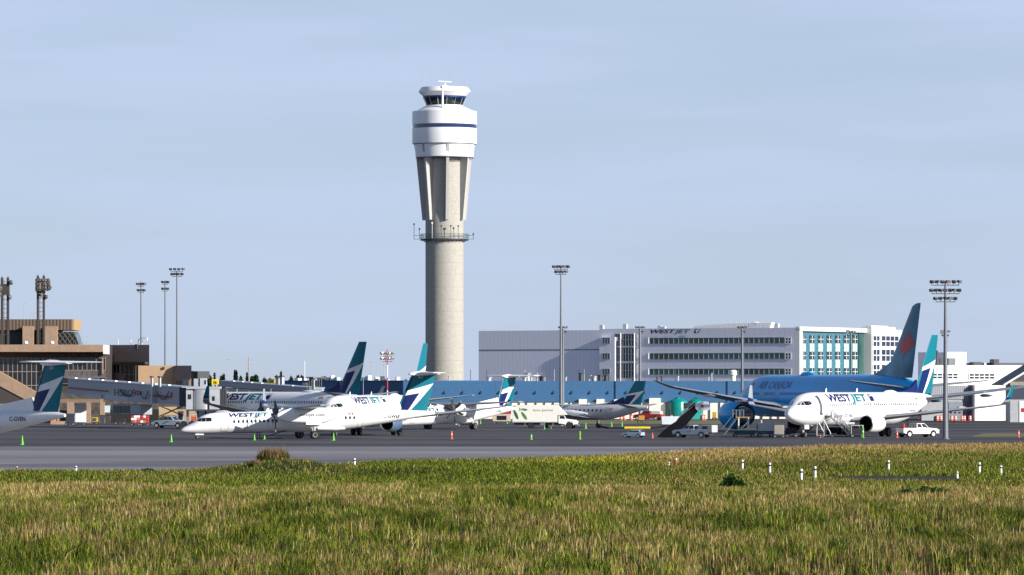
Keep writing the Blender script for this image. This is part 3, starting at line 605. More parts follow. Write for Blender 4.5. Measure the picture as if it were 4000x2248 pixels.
# --- white freight building on the right
Wm = mat('cream_white_wall', (.82, .79, .72), .7, var=.04)  # one even creamy white
W = Bld('freight_building', 'big white cargo building with strip windows at the right edge', 3600, 880, -18)
W.block('wall', 3641, 4150, 1428, 30, Wm, skew=-6); W.block('tower_block', 3698, 3773, 1376, 12, Wm, yin=1, z0=4, skew=-6); W.block('dark_block', 3586, 3692, 1377, 14, mat('slate_cladding', (.05, .07, .13), .5), yin=.6, z0=0, skew=-6)
W.block('roof', 3774, 4150, 1418, 25, mat('roof_slate', (.07, .085, .12), .6), yin=2, z0=8, skew=-6); W.block('lower_wall', 3600, 3641, 1470, 14, LGREY, yin=.3, skew=-6)
W.window(3640, 3741, 1459, 1481, 5, mat('strip_glass', (.03, .08, .10), .1), 0, WHITE, 2, fr=.16); W.window(3785, 3884, 1460, 1482, 5, GLASS, 0, WHITE, 2, fr=.16)
W.block('louvre', 3637, 3797, 1507, 1.2, ribbed('louvre_grey', (.30, .32, .36), .42, 0, .4, dark=.5), yin=-1.2, pybot=1560); W.block('annex_wall', 3797, 3808, 1505, 2, mat('annex_blue', (.16, .20, .34), .6), yin=-2); W.block('annex', 3808, 3946, 1504, 3, Wm, yin=-3)
W.block('low_wall', 3600, 3797, 1560, 1., mat('annex_grey', (.30, .32, .35), .6), yin=-1); 
q = W.block('door', 3706, 3792, 1570, .1, mat('roller_door', (.16, .19, .24), .5), yin=-1.1); 
for i in range(5): W.block('window', 3710+i*17, 3719+i*17, 1610, .05, GLASS, yin=-1.15, pybot=1616)
for p0, p1, y0 in ((3805, 3837, 1415), (3845, 3853, 1418), (3883, 3903, 1404), (3660, 3665, 1370), (3672, 3690, 1400)): W.block('roof_unit', p0, p1, y0, 2, rnd.choice([DGREY, OFFW]), yin=.5, pybot=1430)
q = W.block('balcony', 3705, 3733, 1400, 1, mat('balcony_grey', (.2, .22, .25), .6), yin=0, pybot=1428)
mb = MB(); W2 = Bld('cargo_hangar', 'dark sloping-roofed cargo shed cut off by the right edge', 3925, 840)
a = W2.t(3926); z1 = W2.z(1506, a); MB().hexa([(a, 0, z1), (a+8, 0, z1), (a+8, 25, z1), (a, 25, z1)], [(a, 0, z1+.1), (a+8, 0, W2.z(1395, a+8)), (a+8, 25, W2.z(1395, a+8)), (a, 25, z1+.1)]).build('roof', MATS['roof_slate'], W2.e)
mb = MB(); mb.prism([(a-.3, z1-.2), (a+8.2, W2.z(1395, a+8)), (a+8.2, W2.z(1395, a+8)+.35), (a-.3, z1+.2)], -.4, 0, 'y'); mb.build('roof_edge', Wm, W2.e)
W2.block('canopy', 3946, 4150, 1492, 8, mat('canopy_tan', (.42, .33, .27), .7), yin=-.2, pybot=1507); W2.block('dark_band', 3946, 4150, 1507, 8, mat('slate2', (.06, .08, .12), .5), pybot=1560)
W2.block('wall', 3946, 4150, 1559, 8, LGREY, yin=.1); W2.block('door', 3982, 4100, 1568, .1, WHITE, yin=0); W2.block('sign', 3990, 4002, 1595, .06, RED, yin=-.06, pybot=1610)

# --- terminal on the left
TB = mat('terminal_dark', (.06, .05, .045), .7); TGL = mat('terminal_glass', (.016, .018, .02), .12, var=.5, sc=.6, spec=.7); TF = mat('terminal_frame', (.35, .31, .28), .5)
t1 = Bld('terminal_concourse', 'tan and glass terminal concourse at the left edge', -60, 850, 0)
t1.block('fascia', -60, 403, 1347, 8, TAN, yin=-3.5, pybot=1376, bevel=.05)
t1.block('fascia_end', 403, 413, 1348, 8, WHITE, yin=-3.4, pybot=1384)
t1.block('wall', -60, 412, 1350, 25, TB)
tr = MB(); a, b, z0, z1 = t1.rect(-60, 412, 1376, 1398, -1.5)
for i in range(60):
    x_ = a+(b-a)*i/60; d_ = (b-a)/60; tr.beam((x_, -1.6, z0), (x_+d_/2, -1.6, z1), .07).beam((x_+d_/2, -1.6, z1), (x_+d_, -1.6, z0), .07)
tr.build('truss', mat('truss_brown', (.16, .11, .08), .7), t1.e)
t1.window(-60, 160, 1399, 1560, 12, TGL, -.3, TF, 3, fr=.1); t1.window(160, 412, 1399, 1447, 14, TGL, -.3, TF, 1, fr=.1)
t1.block('spandrel', 160, 412, 1448, .4, mat('spandrel_panel', (.20, .16, .155), .3, .3, var=.3, sc=2), yin=-.4, pybot=1474); t1.window(160, 412, 1475, 1500, 9, TGL, -.3, TF, 1)
for px in (165, 398): t1.block('column', px, px+(9 if px < 200 else 5), 1399, .6, TAN, yin=-.9, pybot=1462)
mb = MB(); 
def P1(px, py, yin=-5.): t_ = t1.t(px, yin); return (t_, t1.z(py, t_, yin))
mb.prism([P1(-60, 1420), P1(145, 1537), P1(145, 1580), P1(95, 1560), P1(-60, 1477)], -5, -1, 'y'); mb.build('ramp', TAN, t1.e)
mb = MB(); mb.prism([P1(-60, 1478), P1(95, 1561), P1(95, 1660), P1(-60, 1660)], -4.8, -1, 'y'); mb.build('undercroft', TB, t1.e)
t0 = Bld('penthouse_block', 'brown ribbed roof block with tan boxes above the concourse', -60, 872, 0)
RIB = ribbed('ribbed_brown', (.20, .14, .10), .62, 0, .45, .8, dark=.35)
t0.block('ribbed_band', -60, 283, 1248, 14, RIB, yin=0, pybot=1290); t0.block('band_end', 283, 290, 1248, 14, mat('lit_end_tan', (.50, .34, .16), .7), yin=0, pybot=1290)  # sunlit end face put into the colour, brighter than the shaded front
t0.block('penthouse_wall', -60, 222, 1289, 12, mat('dark_slate', (.05, .055, .065), .7), yin=1, pybot=1350)  # one even dark slate tone
t0.block('tan_box', 88, 130, 1275, 1.6, TAN, yin=-1.6, pybot=1350); t0.block('tan_box', 174, 223, 1275, 1.6, TAN, yin=-1.6, pybot=1350)
mb = MB(); P0 = lambda px, py, yin=0.: (t0.t(px, yin), t0.z(py, t0.t(px, yin), yin))
mb.prism([P0(222, 1296), P0(288, 1296), P0(308, 1350), P0(222, 1350)], .5, 10, 'y'); mb.build('sloped_glazing', TGL, t0.e)
mb = MB()
for i in range(4):
    p = 224+i*19
    for j in (0, 1):
        y0 = 1297+j*26; mb.beam((*P0(p, y0)[:1], .3, P0(p, y0)[1]), (P0(p+19, y0+26)[0], .3, P0(p, y0+26)[1]), .1).beam((P0(p+19, y0)[0], .3, P0(p, y0)[1]), (P0(p, y0+26)[0], .3, P0(p, y0+26)[1]), .1)
mb.build('lattice', mat('lattice_brown', (.13, .11, .085), .7), t0.e)
for px in (101, 203):
    t_ = t0.t(px, -3); MB().lathe([(.1, 0), (.38, .1), (.42, .3), (.3, .55), (.05, .62)], c=(t_, -3, t0.z(1346, t_, -3)), n=14).build('dome_vent', WHITE, t0.e)
for px, y0 in ((92, 1185), (49, 1228), (118, 1225), (132, 1225), (302, 1315), (318, 1315), (338, 1315)):
    t_ = t0.t(px, 2); MB().tube((t_, 2, t0.z(1350, t_, 2)), (t_, 2, t0.z(y0, t_, 2)), .045, n=5).tube((t_, 2, t0.z(y0, t_, 2)), (t_+.35, 2, t0.z(y0, t_, 2)), .045, n=5).build('antenna', ANT, t0.e)
t2 = Bld('terminal_annex', 'mauve brown windowed annex joining the concourse', 412, 866, 34)
t2.block('wall', 412, 583, 1348, 14, MAUVE, skew=6); t2.block('canopy', 416, 566, 1415, 1, TB, yin=-1, pybot=1424)
t2.window(416, 470, 1426, 1460, 4, TGL, 0, TF); t2.window(472, 540, 1426, 1500, 4, TGL, 0, TF, 2); t2.block('spandrel', 416, 484, 1462, .2, MATS['spandrel_panel'], yin=-.2, pybot=1488)
for px, y0 in ((462, 1318), (512, 1336), (556, 1326)):
    t_ = t2.t(px, 2); zr = t2.z(1348, t_, 2)-.1; m_ = MB(); m_.tube((t_, 2, zr), (t_, 2, zr+1.1), .05, n=5)
    if px == 556: m_.path([(t_-1, 2, zr), (t_-.9, 2, zr+1.0), (t_, 2, zr+1.4), (t_+1.1, 2, zr+1.35), (t_+1.1, 2, zr+.9)], .1)
    m_.build('roof_pipe', WHITE, t2.e)
mb = MB(); t_ = t2.t(534); mb.box(t_-.25, t_+.35, -.3, 0, t2.z(1365, t_), t2.z(1346, t_)); mb.build('wall_lamp', DGREY, t2.e)
t3 = Bld('gate_building', 'flat-roofed tan box building beside the brown annex', 540, 835, 0)
t3.block('tan_wall', 540, 683, 1429, 18, mat('gate_tan', (.56, .37, .22), .8, var=.06)); t3.block('dark_wall', 528, 540, 1429, 18, TB, yin=.2)
t3.block('wall_lamp', 636, 643, 1434, .3, DGREY, yin=-.3, pybot=1443)
t4 = Bld('gate_wing', 'brown clad wing at the right end of the terminal', 683, 834, 40)
t4.block('wall', 683, 748, 1429, 8, MAUVE, skew=5); t4.block('tan_band', 683, 744, 1480, .15, TAN, yin=-.15, pybot=1540); t4.window(688, 714, 1487, 1515, 2, mat('shade_panel', (.15, .12, .12), .5), -.15, TAN); t4.window(716, 740, 1487, 1515, 4, GREYM, -.15, LGREY, 4)
t4.block('dark_end', 748, 757, 1450, 4, TB, yin=.3, skew=5); t4.block('roof_cage', 755, 772, 1451, 3, DGREY, yin=3, pybot=1480)
# columns and bays under the concourse
und = Bld('service_bay', 'tan columns and open service bays below the concourse', 180, 820, 0)
und.block('beam', 205, 392, 1560, 6, mat('beam_brown', (.26, .18, .12), .8), pybot=1574); und.block('back_wall', 150, 752, 1530, 1, mat('bay_back', (.10, .085, .075), .9, var=.5, sc=1.2), yin=9)
for p0, p1 in ((262, 290), (338, 355), (391, 409), (222, 232)): und.block('column', p0, p1-2, 1572, 1.2, TAN, yin=-.3)
und.block('bay_wall', 620, 690, 1590, .4, mat('bay_tan', (.58, .42, .25), .8), yin=6); und.block('bay_panel', 285, 337, 1576, .3, WHITE, yin=7); und.block('bay_panel', 408, 430, 1585, .3, mat('ice_panel', (.55, .68, .72), .5), yin=5, pybot=1612)  # brighter even panels set back in the bays
und.block('bay_wall', 690, 772, 1600, .5, mat('bay_tan2', (.50, .36, .22), .8), yin=4)
und.block('recess_shade_block', 430, 620, 1600, .5, mat('recess_shade', (.02, .018, .016), .9), yin=3)  # near-black block, shade of the recess put into its colour

# ------------------------------------------------------------------ far trees and masts
def conifer(px, D, ytop, wpx, label):
    h = Z(ytop, D); r = wpx*D/FP/2; t = T('conifer_tree', label, 'tree', (X(px, D), D, 0), group='trees on the horizon'); mb = MB()
    MB().tube((0, 0, 0), (0, 0, h*.9), .22, .05, n=6).build('trunk', BARK, t)
    for i in range(26):
        f = (i/26)**1.0; zz_ = h*(.15+.82*f); rr = r*(1-f)**.8*(.75+.5*random.random())
        leaves(mb, (0, 0, zz_), (rr, rr, h*.035), int(70*(1-f))+16, .75, 0, -.3, .35)
    mb.build('crown', CONIF, t)
def broad(px, D, ytop, wpx, label):
    h = Z(ytop, D); r = wpx*D/FP/2; t = T('broadleaf_tree', label, 'tree', (X(px, D), D, 0), group='trees on the horizon'); mb = MB(); tr = MB().tube((0, 0, 0), (0, 0, h*.6), .3, .15, n=6)
    for i in range(11):
        a = random.random()*6.28; q = random.random(); c = (math.cos(a)*r*.6*q, math.sin(a)*r*.6*q, h*(.5+.36*random.random())); tr.tube((0, 0, h*.4), c, .09, .04, n=5)
        leaves(mb, c, (r*.42, r*.42, h*.14), 130, .7, 0, 0, .3)
    tr.build('trunk', BARK, t); mb.build('crown', BROAD, t)
for px, y0, w_, lb in [(780, 1462, 16, 'small spruce just right of the brown terminal wing'), (795, 1460, 14, 'second small spruce right of the terminal wing'), (917, 1441, 22, 'left spire of the twin spruces on the horizon'), (924, 1442, 24, 'right spire of the twin spruces on the horizon'), (875, 1457, 15, 'slim spruce left of the twin spruces'), (1098, 1446, 24, 'pointed spruce above the yellow 39 gate sign'), (965, 1453, 22, 'broad spruce right of the twin spruces'), (838, 1453, 14, 'slim spruce behind the gate 36 sign')]: conifer(px, 1500, y0, w_, lb)
for px, y0, w_, lb in [(818, 1459, 22, 'round tree left of the gate 36 sign'), (865, 1462, 26, 'low round tree between two spruces'), (940, 1468, 34, 'bushy tree at the foot of the twin spruces'), (1003, 1460, 30, 'round tree left of centre on the horizon'), (1035, 1472, 26, 'low bush-like tree left of the 39 sign'), (1056, 1466, 26, 'round tree just left of the 39 sign'), (1080, 1466, 26, 'round tree directly over the 39 sign'),
                       (1140, 1464, 34, 'wide tree left of the white mast'), (1165, 1462, 36, 'wide tree in front of the white mast'), (1185, 1460, 28, 'tree immediately right of the white mast'), (1130, 1472, 22, 'low tree beside the pointed spruce'), (1270, 1468, 24, 'tree beyond the dark blue hangar roof, left of the tail'), (1310, 1470, 30, 'tree just left of the tall dark tail'), (985, 1470, 24, 'thin tree by the utility pole'), (1440, 1476, 30, 'tree right of the tall dark tail'), (1580, 1478, 34, 'tree between the mast and the thin tail'), (1215, 1472, 24, 'tree over the roof cage of gate 39')]: broad(px, 1520, y0, w_, lb)
def mast(px, D, ytop, label, r=.12, m=ANT, arms=(), name='utility_pole'):
    h = Z(ytop, D); t = T(name, label, 'mast', (X(px, D), D, 0)); MB().tube((0, 0, 0), (0, 0, h), r, r*.6, n=6).build('pole', m, t)
    for f, l_ in arms: MB().beam((-l_, 0, h*f), (l_, 0, h*f), .09).build('crossarm', m, t)
mast(888, 1400, 1402, 'thin grey mast behind the gate 36 sign', .1, arms=((.98, .5),)); mast(972, 1400, 1393, 'pale wooden power pole on the horizon', .2, mat('pale_wood', (.5, .42, .36), .8), ((.93, .6), (.85, .6), (.77, .4)))
mast(1190, 1300, 1410, 'leaning white mast above gate 39', .17, WHITE); mast(1450, 1700, 1415, 'lattice radio mast left of the red and white light pole', .16, arms=((.99, .6), (.9, .3))); mast(1471, 1700, 1412, 'slender radio mast beside the red and white light pole', .1); mast(1500, 1700, 1425, 'faint mast directly behind the red and white pole', .12, arms=((.97, .4),))
mast(1419, 720, 1470, 'thin pole standing right behind the dark tail', .06)
# ------------------------------------------------------------------ apron light masts
def heads(par, rows, z0s, half, hd_m, sz=.55, tilt=1, fr=DGREY):
    """rows of floodlights on a crossbar; each lamp a part"""
    proto = None
    for zc, n_, hw in zip(z0s, rows, half):
        MB().beam((-hw, 0, zc), (hw, 0, zc), sz*.12).build('crossbar', fr, par)
        for i in range(n_):
            x_ = -hw+2*hw*i/(n_-1); 
            if proto is None:
                m_ = MB(); m_.hexa([(-sz*.42, -sz*.5, -sz*.22), (sz*.42, -sz*.5, -sz*.22), (sz*.55, sz*.42, -sz*.36), (-sz*.55, sz*.42, -sz*.36)], [(-sz*.42, -sz*.5, sz*.22), (sz*.42, -sz*.5, sz*.22), (sz*.55, sz*.42, sz*.36), (-sz*.55, sz*.42, sz*.36)]); m_.tube((0, 0, -sz*.9), (0, 0, -sz*.3), sz*.08, n=5)
                m_.box(-sz*.48, sz*.48, sz*.42, sz*.45, -sz*.3, sz*.3, 1); proto = m_.build('floodlight', [hd_m, ALU], par, loc=(x_, 0, zc+sz*.95)); q = proto
            else: q = inst(proto, par, (x_, 0, zc+sz*.95))
            q.rotation_euler = (R(-16), 0, R(180+(-50+100*i/(n_-1))+random.uniform(-12, 12)) if i % 2 else R(random.uniform(-40, 40)))
GALV = mat('galvanised', (.20, .22, .25), .5, .4)
def light_pole(label, px, D, ybase_z, rows, ys, halfpx, rb, rt, ytop=None, beacon=True, hm=DGREY, sz=.55, cols=None):
    t = T('light_pole', label, 'light pole', (X(px, D), D, 0)); zs = [Z(y, D) for y in ys]; zt_ = Z(ytop, D) if ytop else zs[0]+.2
    m_ = MB()
    if cols:
        K = len(cols); 
        for i, c in enumerate(cols): m_.tube((0, 0, zt_*i/K), (0, 0, zt_*(i+1)/K), rb+(rt-rb)*i/K, rb+(rt-rb)*(i+1)/K, n=10, m=c)
    else: m_.tube((0, 0, 0), (0, 0, zt_), rb, rt, n=16)
    m_.build('pole', [GALV] if not cols else [WHITE, RED], t); MB().lathe([(rb*1.5, 0), (rb*1.5, .08), (rb*1.1, .15)], n=12).build('base_plate', GALV, t)
    heads(t, rows, zs, [h_*D/FP for h_ in halfpx], hm, sz, fr=RED if cols else DGREY)
    if beacon: MB().lathe([(.09, zt_), (.09, zt_+.35), (.03, zt_+.45)], n=8).build('beacon', RED, t)
    return t
light_pole('tallest light mast at the right, big pole in front of the white building', 3693, 564, 0, (6, 7, 5), (1115, 1148, 1180), (54, 54, 38), .36, .13, 1112, sz=.46)
light_pole('tall light mast behind the catering truck, twin rows of floodlights', 2191, 762, 0, (5, 4), (1053, 1073), (27, 20), .31, .09, 1040, beacon=False, sz=.5)
light_pole('left of the three thin light masts behind the terminal', 551, 960, 0, (4, 3), (1119, 1144), (13, 11), .2, .12, 1108, sz=.55)
light_pole('middle of the three thin light masts behind the terminal', 645, 960, 0, (3, 3), (1112, 1138), (10, 10), .2, .12, 1105, sz=.55)
light_pole('right and tallest of the three thin light masts behind the terminal', 691, 930, 0, (4, 5), (1062, 1081), (24, 20), .2, .12, 1058, beacon=False, sz=.55)
light_pole('red and white banded light pole between the two tails', 1513, 700, 0, (4, 4), (1393, 1413), (20, 20), .12, .08, 1376, hm=OFFW, sz=.5, cols=[0, 1, 0, 1, 0, 1])
for px, lb in ((2199, 'light mast mostly hidden behind the tall one, head at the office roof line'), (2500, 'light mast in front of the office building left of the rooftop lettering'), (2899, 'light mast in front of the ribbon windows'), (3324, 'light mast in front of the glazed curtain wall'), (3693, 'low light mast head peeping out behind the tallest right mast')):
    q = light_pole(lb, px, 905, 0, (4, 3), (1286 if px < 3000 else 1302, 1303 if px < 3000 else 1318), (15, 10), .30, .2, 1284 if px < 3000 else 1300, beacon=False, sz=.38)
    MB().box(-.95, -.35, -.3, .3, Z(1306, 905), Z(1290, 905)).build('control_box', GREYM, q)
# terminal twin masts
def twin(label, px0, px1, wpx, ytop, ybot, D, box=None, lights=()):
    t = T('twin_mast', label, 'light mast', (X((px0+px1)/2, D), D, 0)); br = mat('mast_brown', (.055, .045, .038), .7); hw = (px1-px0)/2*D/FP; r = wpx/2*D/FP
    for s_ in (-1, 1):
        MB().box(s_*hw-r, s_*hw+r, -r, r, 0, Z(ytop, D)).build('post', br, t, .05); MB().tube((s_*hw, 0, Z(ytop, D)), (s_*hw, 0, Z(ytop-6, D)), .06, n=5).build('spike', DGREY, t)
    m_ = MB(); zz_ = Z(ybot, D)
    while zz_ < Z(ytop+8, D): m_.beam((-hw, 0, zz_), (hw, 0, zz_), .05); zz_ += .8
    m_.tube((-hw*.3, 0, Z(ybot, D)), (-hw*.3, 0, Z(ytop+8, D)), .04, n=4); m_.build('ladder', DGREY, t)
    if box: MB().box(-hw-r*1.3, hw+r*1.3, -r*1.6, r*1.6, Z(box[1], D), Z(box[0], D)).build('housing', br, t, .08)
    pr = None
    for x_, y_ in lights:
        if pr is None: pr = MB().lathe([(.12, -.3), (.32, -.2), (.36, .25)], ax='y', n=12).box(-.3, .3, -.1, .1, -.5, -.36).build('floodlight', mat('lamp_brown', (.09, .08, .075), .5), t); q = pr
        else: q = inst(pr, t, (0, 0, 0))
        q.location = ((x_-(px0+px1)/2)*D/FP, -.5, Z(y_, D)); q.rotation_euler = (R(-20), 0, R(random.uniform(-70, 70)))
    return t
twin('right brown twin-post mast crowded with floodlights on the terminal roof', 148, 171, 9, 1078, 1340, 858, (1134, 1146), [(x_, y_) for y_ in (1096, 1112, 1127) for x_ in (146, 156, 168, 178, 190)]+[(186, 1106), (194, 1123), (162, 1152), (180, 1160)])
twin('left brown twin-post mast with square housing, cut by the photo edge', 8, 31, 10, 1085, 1345, 858, (1110, 1152), [(44, 1103), (0, 1150), (2, 1125), (38, 1160)])
# ------------------------------------------------------------------ aircraft
AW = ribbed('aircraft_white', (.80, .80, .81), 2.7, 0, .012, .32, var=.04, dark=.82); BELLY = mat('aircraft_grey', (.42, .44, .47), .4); WINGG = mat('wing_grey', (.40, .42, .45), .4, .2)
FLAGW = mat('flag_white', (.7, .7, .7), .4); INTAKE = mat('intake_black', (.008, .008, .01), .7)
class Plane:
    """x aft from the nose, y starboard, z up; the port side (-y) is the one seen"""
    def __init__(s, name, label, loc_px, D, a, away, ref, sc, top, bot, wid, L_, cat='airliner', skin=None, group=None, lx=1.):
        r = -(90-a) if away else 90-a; s.r = R(r)
        c, n = math.cos(s.r), math.sin(s.r); wx, wy = (ref[0]*lx*c-ref[1]*n)*sc, (ref[0]*lx*n+ref[1]*c)*sc
        s.e = T(name, label, cat, (X(loc_px, D)-wx, D-wy, 0), s.r, sc, group); s.e.scale = (sc*lx, sc, sc); s.top, s.bot, s.wid = top, bot, wid; s.L = L_
        xs = np.concatenate([np.array([0, .03, .1, .22, .4, .65])*top[3][0]/1.5, np.linspace(top[3][0]*.6, L_*.999, 60)]); xs = np.unique(xs)
        tz, bz, wz = spline(top, xs), spline(bot, xs), spline(wid, xs); rings = []; n_ = 40
        for x_, t_, b_, w_ in zip(xs, tz, bz, wz):
            zc, h = (t_+b_)/2, max((t_-b_)/2, .01); w_ = max(w_, .01)
            rings.append([(x_, w_*math.cos(2*math.pi*i/n_), zc+h*math.sin(2*math.pi*i/n_)) for i in range(n_)])
        s.fus = MB().loft(rings).build('fuselage', skin or AW, s.e)
    def side(s, x, z, eps=.015, sy=-1):
        t_, b_, w_ = (float(spline(k, x)[0]) for k in (s.top, s.bot, s.wid)); zc, h = (t_+b_)/2, (t_-b_)/2
        q = max(-.97, min(.97, (z-zc)/h)); return (x, sy*(w_+eps)*math.sqrt(1-q*q)-0.0, zc+(h+eps)*q)
    def decal(s, polys, m, name='marking', cut=(.6, .18), eps=.015, parent=None):
        """polys in (x, z) on the port side"""
        vs, fs = flat_mesh(polys, cut); return MB().add([s.side(v[0], v[1], eps) for v in vs], fs).build(name, m, parent or s.e)
    def text(s, txt, x, z, size, m, width=None, shear=0., off=0., eps=.02, name='lettering', tilt=0., space=1.):
        vs, fs = text2d(txt, size, width, shear, off, (size*.6, size*.22), space); return MB().add([s.side(x+v[0], z+v[1]+tilt*v[0], eps) for v in vs], fs).build(name, m, s.e)
    def windows(s, xs, z, w_, h_, m=GLASS, tilt=0.):
        n_ = 10; pr = None
        for x_ in xs:
            zz_ = z+tilt*(x_-xs[0]); P_ = []
            for i in range(n_):
                a = 2*math.pi*i/n_; P_.append(s.side(x_+w_/2*math.cos(a), zz_+h_/2*math.sin(a)*(1.0), .02))
            c = Vector(s.side(x_, zz_, .02)); MBw = MB().poly([Vector(p)-c for p in P_]); 
            if pr is None: pr = MBw.build('window', m, s.e, loc=c); px_ = x_
            else:
                q = inst(pr, s.e, c)
                if abs(float(spline(s.wid, x_)[0])-float(spline(s.wid, px_)[0])) > .02: bpy.data.objects.remove(q); MBw.build('window', m, s.e, loc=c)
    def door(s, x0, x1, z0, z1, m=None, name='door'):
        th = .035; P_ = [[(x0, z0), (x1, z0), (x1, z0+th), (x0, z0+th)], [(x0, z1-th), (x1, z1-th), (x1, z1), (x0, z1)], [(x0, z0), (x0+th, z0), (x0+th, z1), (x0, z1)], [(x1-th, z0), (x1, z0), (x1, z1), (x1-th, z1)]]
        return s.decal(P_, m or mat('panel_line', (.35, .36, .38), .5), name, eps=.012)
    def flag(s, x, z, h):
        o = s.decal([[(x, z), (x+h*.5, z), (x+h*.5, z+h), (x, z+h)], [(x+h*1.5, z), (x+h*2, z), (x+h*2, z+h), (x+h*1.5, z+h)], [(x+h+px*.4*h, z+h*.45+py*.4*h) for px, py in LEAF]], RED, 'flag', eps=.02); return o
    def foil(s, name, st, m, n_=(0, 0, 1), parent=None):
        """st: (LE point, chord, thickness[, normal])"""
        prof = [(0, 0), (.02, .35), (.10, .75), (.3, 1.), (.55, .85), (.8, .42), (1, .03), (1, -.03), (.8, -.22), (.55, -.5), (.3, -.65), (.10, -.5), (.02, -.25)]
        rings = []
        for q in st:
            p, c, t_ = Vector(q[0]), q[1], q[2]; nn = Vector(q[3] if len(q) > 3 else n_); rings.append([p+Vector((c*u, 0, 0))+nn*(t_*.6*v) for u, v in prof])
        return MB().loft(rings).build(name, m, parent or s.e)
    def wings(s, st, m=WINGG, name='wing'):
        out = []
        for sy in (-1, 1):
            ss = [((q[0][0], q[0][1]*sy, q[0][2]), q[1], q[2])+((tuple(np.array(q[3])*np.array((1, sy, 1))),) if len(q) > 3 else ()) for q in st]
            out.append(s.foil(name, ss, m))
        return out
    def finmap(s, F): # F: root LE x, root z, root chord, tip LE x, tip z, tip chord, thickness
        def f(u, v, eps=0., sy=-1):
            le = F[0]+(F[3]-F[0])*v; c = F[2]+(F[5]-F[2])*v; t_ = F[6]*(1-.55*v)*2*math.sqrt(max(0, u*(1-u)))*(1-.35*u)
            return (le+c*u, sy*(t_/2+eps), F[1]+(F[4]-F[1])*v)
        return f
    def fin(s, F, zig=None, base=None, navy=None, dorsal=None, dm=None):
        f = s.finmap(F); mb = MB(); us = [0, .01, .04, .1, .2, .35, .5, .65, .8, .92, 1]
        mb.loft([[f(u, v) for u in us]+[f(u, v, 0, 1) for u in us[::-1]] for v in np.linspace(0, 1, 8)], 0)
        o = mb.build('tail_fin', base or TEAL, s.e)
        def dec(poly, m, eps):
            vs, fs = flat_mesh([poly], (.12, .5)); 
            return MB().add([f(min(1, max(0, v[0])), v[1], eps) for v in vs], fs).build('livery_panel', m, o)
        if zig:
            dec(zig['navy'], navy or NAVY, .012); dec(zig['white'], FLAGW, .024)
        if dorsal: MB().hexa([(p[0], -.14*(1 if p[2] else .2), p[1]) for p in dorsal], [(p[0], .14*(1 if p[2] else .2), p[1]) for p in dorsal]).build('dorsal_fillet', dm or NAVY, s.e)
        return o
    def wheel(s, par, x, y, r_, w_):
        o = MB().lathe([(r_*.55, y-w_*.5), (r_*.92, y-w_*.5), (r_, y-w_*.3), (r_, y+w_*.3), (r_*.92, y+w_*.5), (r_*.55, y+w_*.5)], c=(x, 0, r_), ax='y', n=20).build('wheel', BLACK, par)
        MB().lathe([(.02, y-w_*.42), (r_*.3, y-w_*.44), (r_*.52, y-w_*.52), (r_*.55, y-w_*.4), (r_*.55, y+w_*.5)], c=(x, 0, r_), ax='y', n=16).build('hub', OFFW, o); return o
    def gear(s, x, y, r_, w_, ztop, sep, name, door=None, brace=None, rows=(0,)):
        g = MB().tube((x, y, r_), (x, y, ztop), .11*r_/.5).tube((x, y, ztop*.55), (x+(brace or .8), y*.9, ztop), .06*r_/.5)
        for dx in rows: g.tube((x+dx, y-sep/2, r_), (x+dx, y+sep/2, r_), .06)
        if len(rows) > 1: g.tube((x+rows[0], y, r_), (x+rows[-1], y, r_), .14)
        g.tube((x-.12, y, r_*1.2), (x-.3, y, ztop*.6), .04).tube((x-.3, y, ztop*.6), (x-.1, y, ztop*.95), .04)
        g = g.build(name, OFFW, s.e)
        for dx in rows:
            for sy in (-1, 1): s.wheel(g, x+dx, y+sy*sep/2, r_, w_)
        if door: MB().box(*door).build('gear_door', AW, g)
        return g
    def turbofan(s, x, y, z, r_, l_, cowl, lip=ALU, core=GREYM, squash=.93):
        e = MB(); n_ = 36
        e.lathe([(r_*.80, x+.02*l_), (r_*.86, x-.012*l_), (r_*.93, x+.03*l_)], c=(0, y, z), ax='x', n=n_, m=1, caps=False)
        e.lathe([(r_*.93, x+.03*l_), (r_*1.0, x+.12*l_), (r_*1.04, x+.35*l_), (r_*1.0, x+.62*l_), (r_*.85, x+.80*l_), (r_*.80, x+.80*l_), (r_*.72, x+.6*l_)], c=(0, y, z), ax='x', n=n_, m=0, caps=False)
        e.lathe([(r_*.80, x+.02*l_), (r_*.76, x+.14*l_), (r_*.80, x+.3*l_)], c=(0, y, z), ax='x', n=n_, m=2, caps=False)
        o = e.build('engine', [cowl, lip, INTAKE], s.e)
        fb = MB()
        fb.lathe([(r_*.80, x+.3*l_), (r_*.02, x+.3*l_)], c=(0, y, z), ax='x', n=n_, m=0, caps=False)
        for i in range(22):
            a = 2*math.pi*i/22; u = Vector((0, math.cos(a), math.sin(a))); v = Vector((0, -math.sin(a), math.cos(a))); c = Vector((x+.27*l_, y, z)); fb.add([c+u*r_*.22-v*r_*.03, c+u*r_*.22+v*r_*.03+Vector((.06, 0, 0)), c+u*r_*.78+v*r_*.1+Vector((.1, 0, 0)), c+u*r_*.78-v*r_*.02], [[0, 1, 2, 3]], 1)
        fb.build('fan', [INTAKE, mat('fan_blade', (.06, .065, .07), .35, .6)], o)
        MB().lathe([(.01, x+.12*l_), (r_*.12, x+.18*l_), (r_*.22, x+.29*l_)], c=(0, y, z), ax='x', n=18).build('spinner', DGREY, o)
        MB().lathe([(r_*.62, x+.72*l_), (r_*.56, x+.86*l_), (r_*.44, x+1.0*l_), (r_*.38, x+1.0*l_), (r_*.2, x+.98*l_), (.02, x+1.14*l_)], c=(0, y, z), ax='x', n=26).build('nozzle', core, o)
        return o
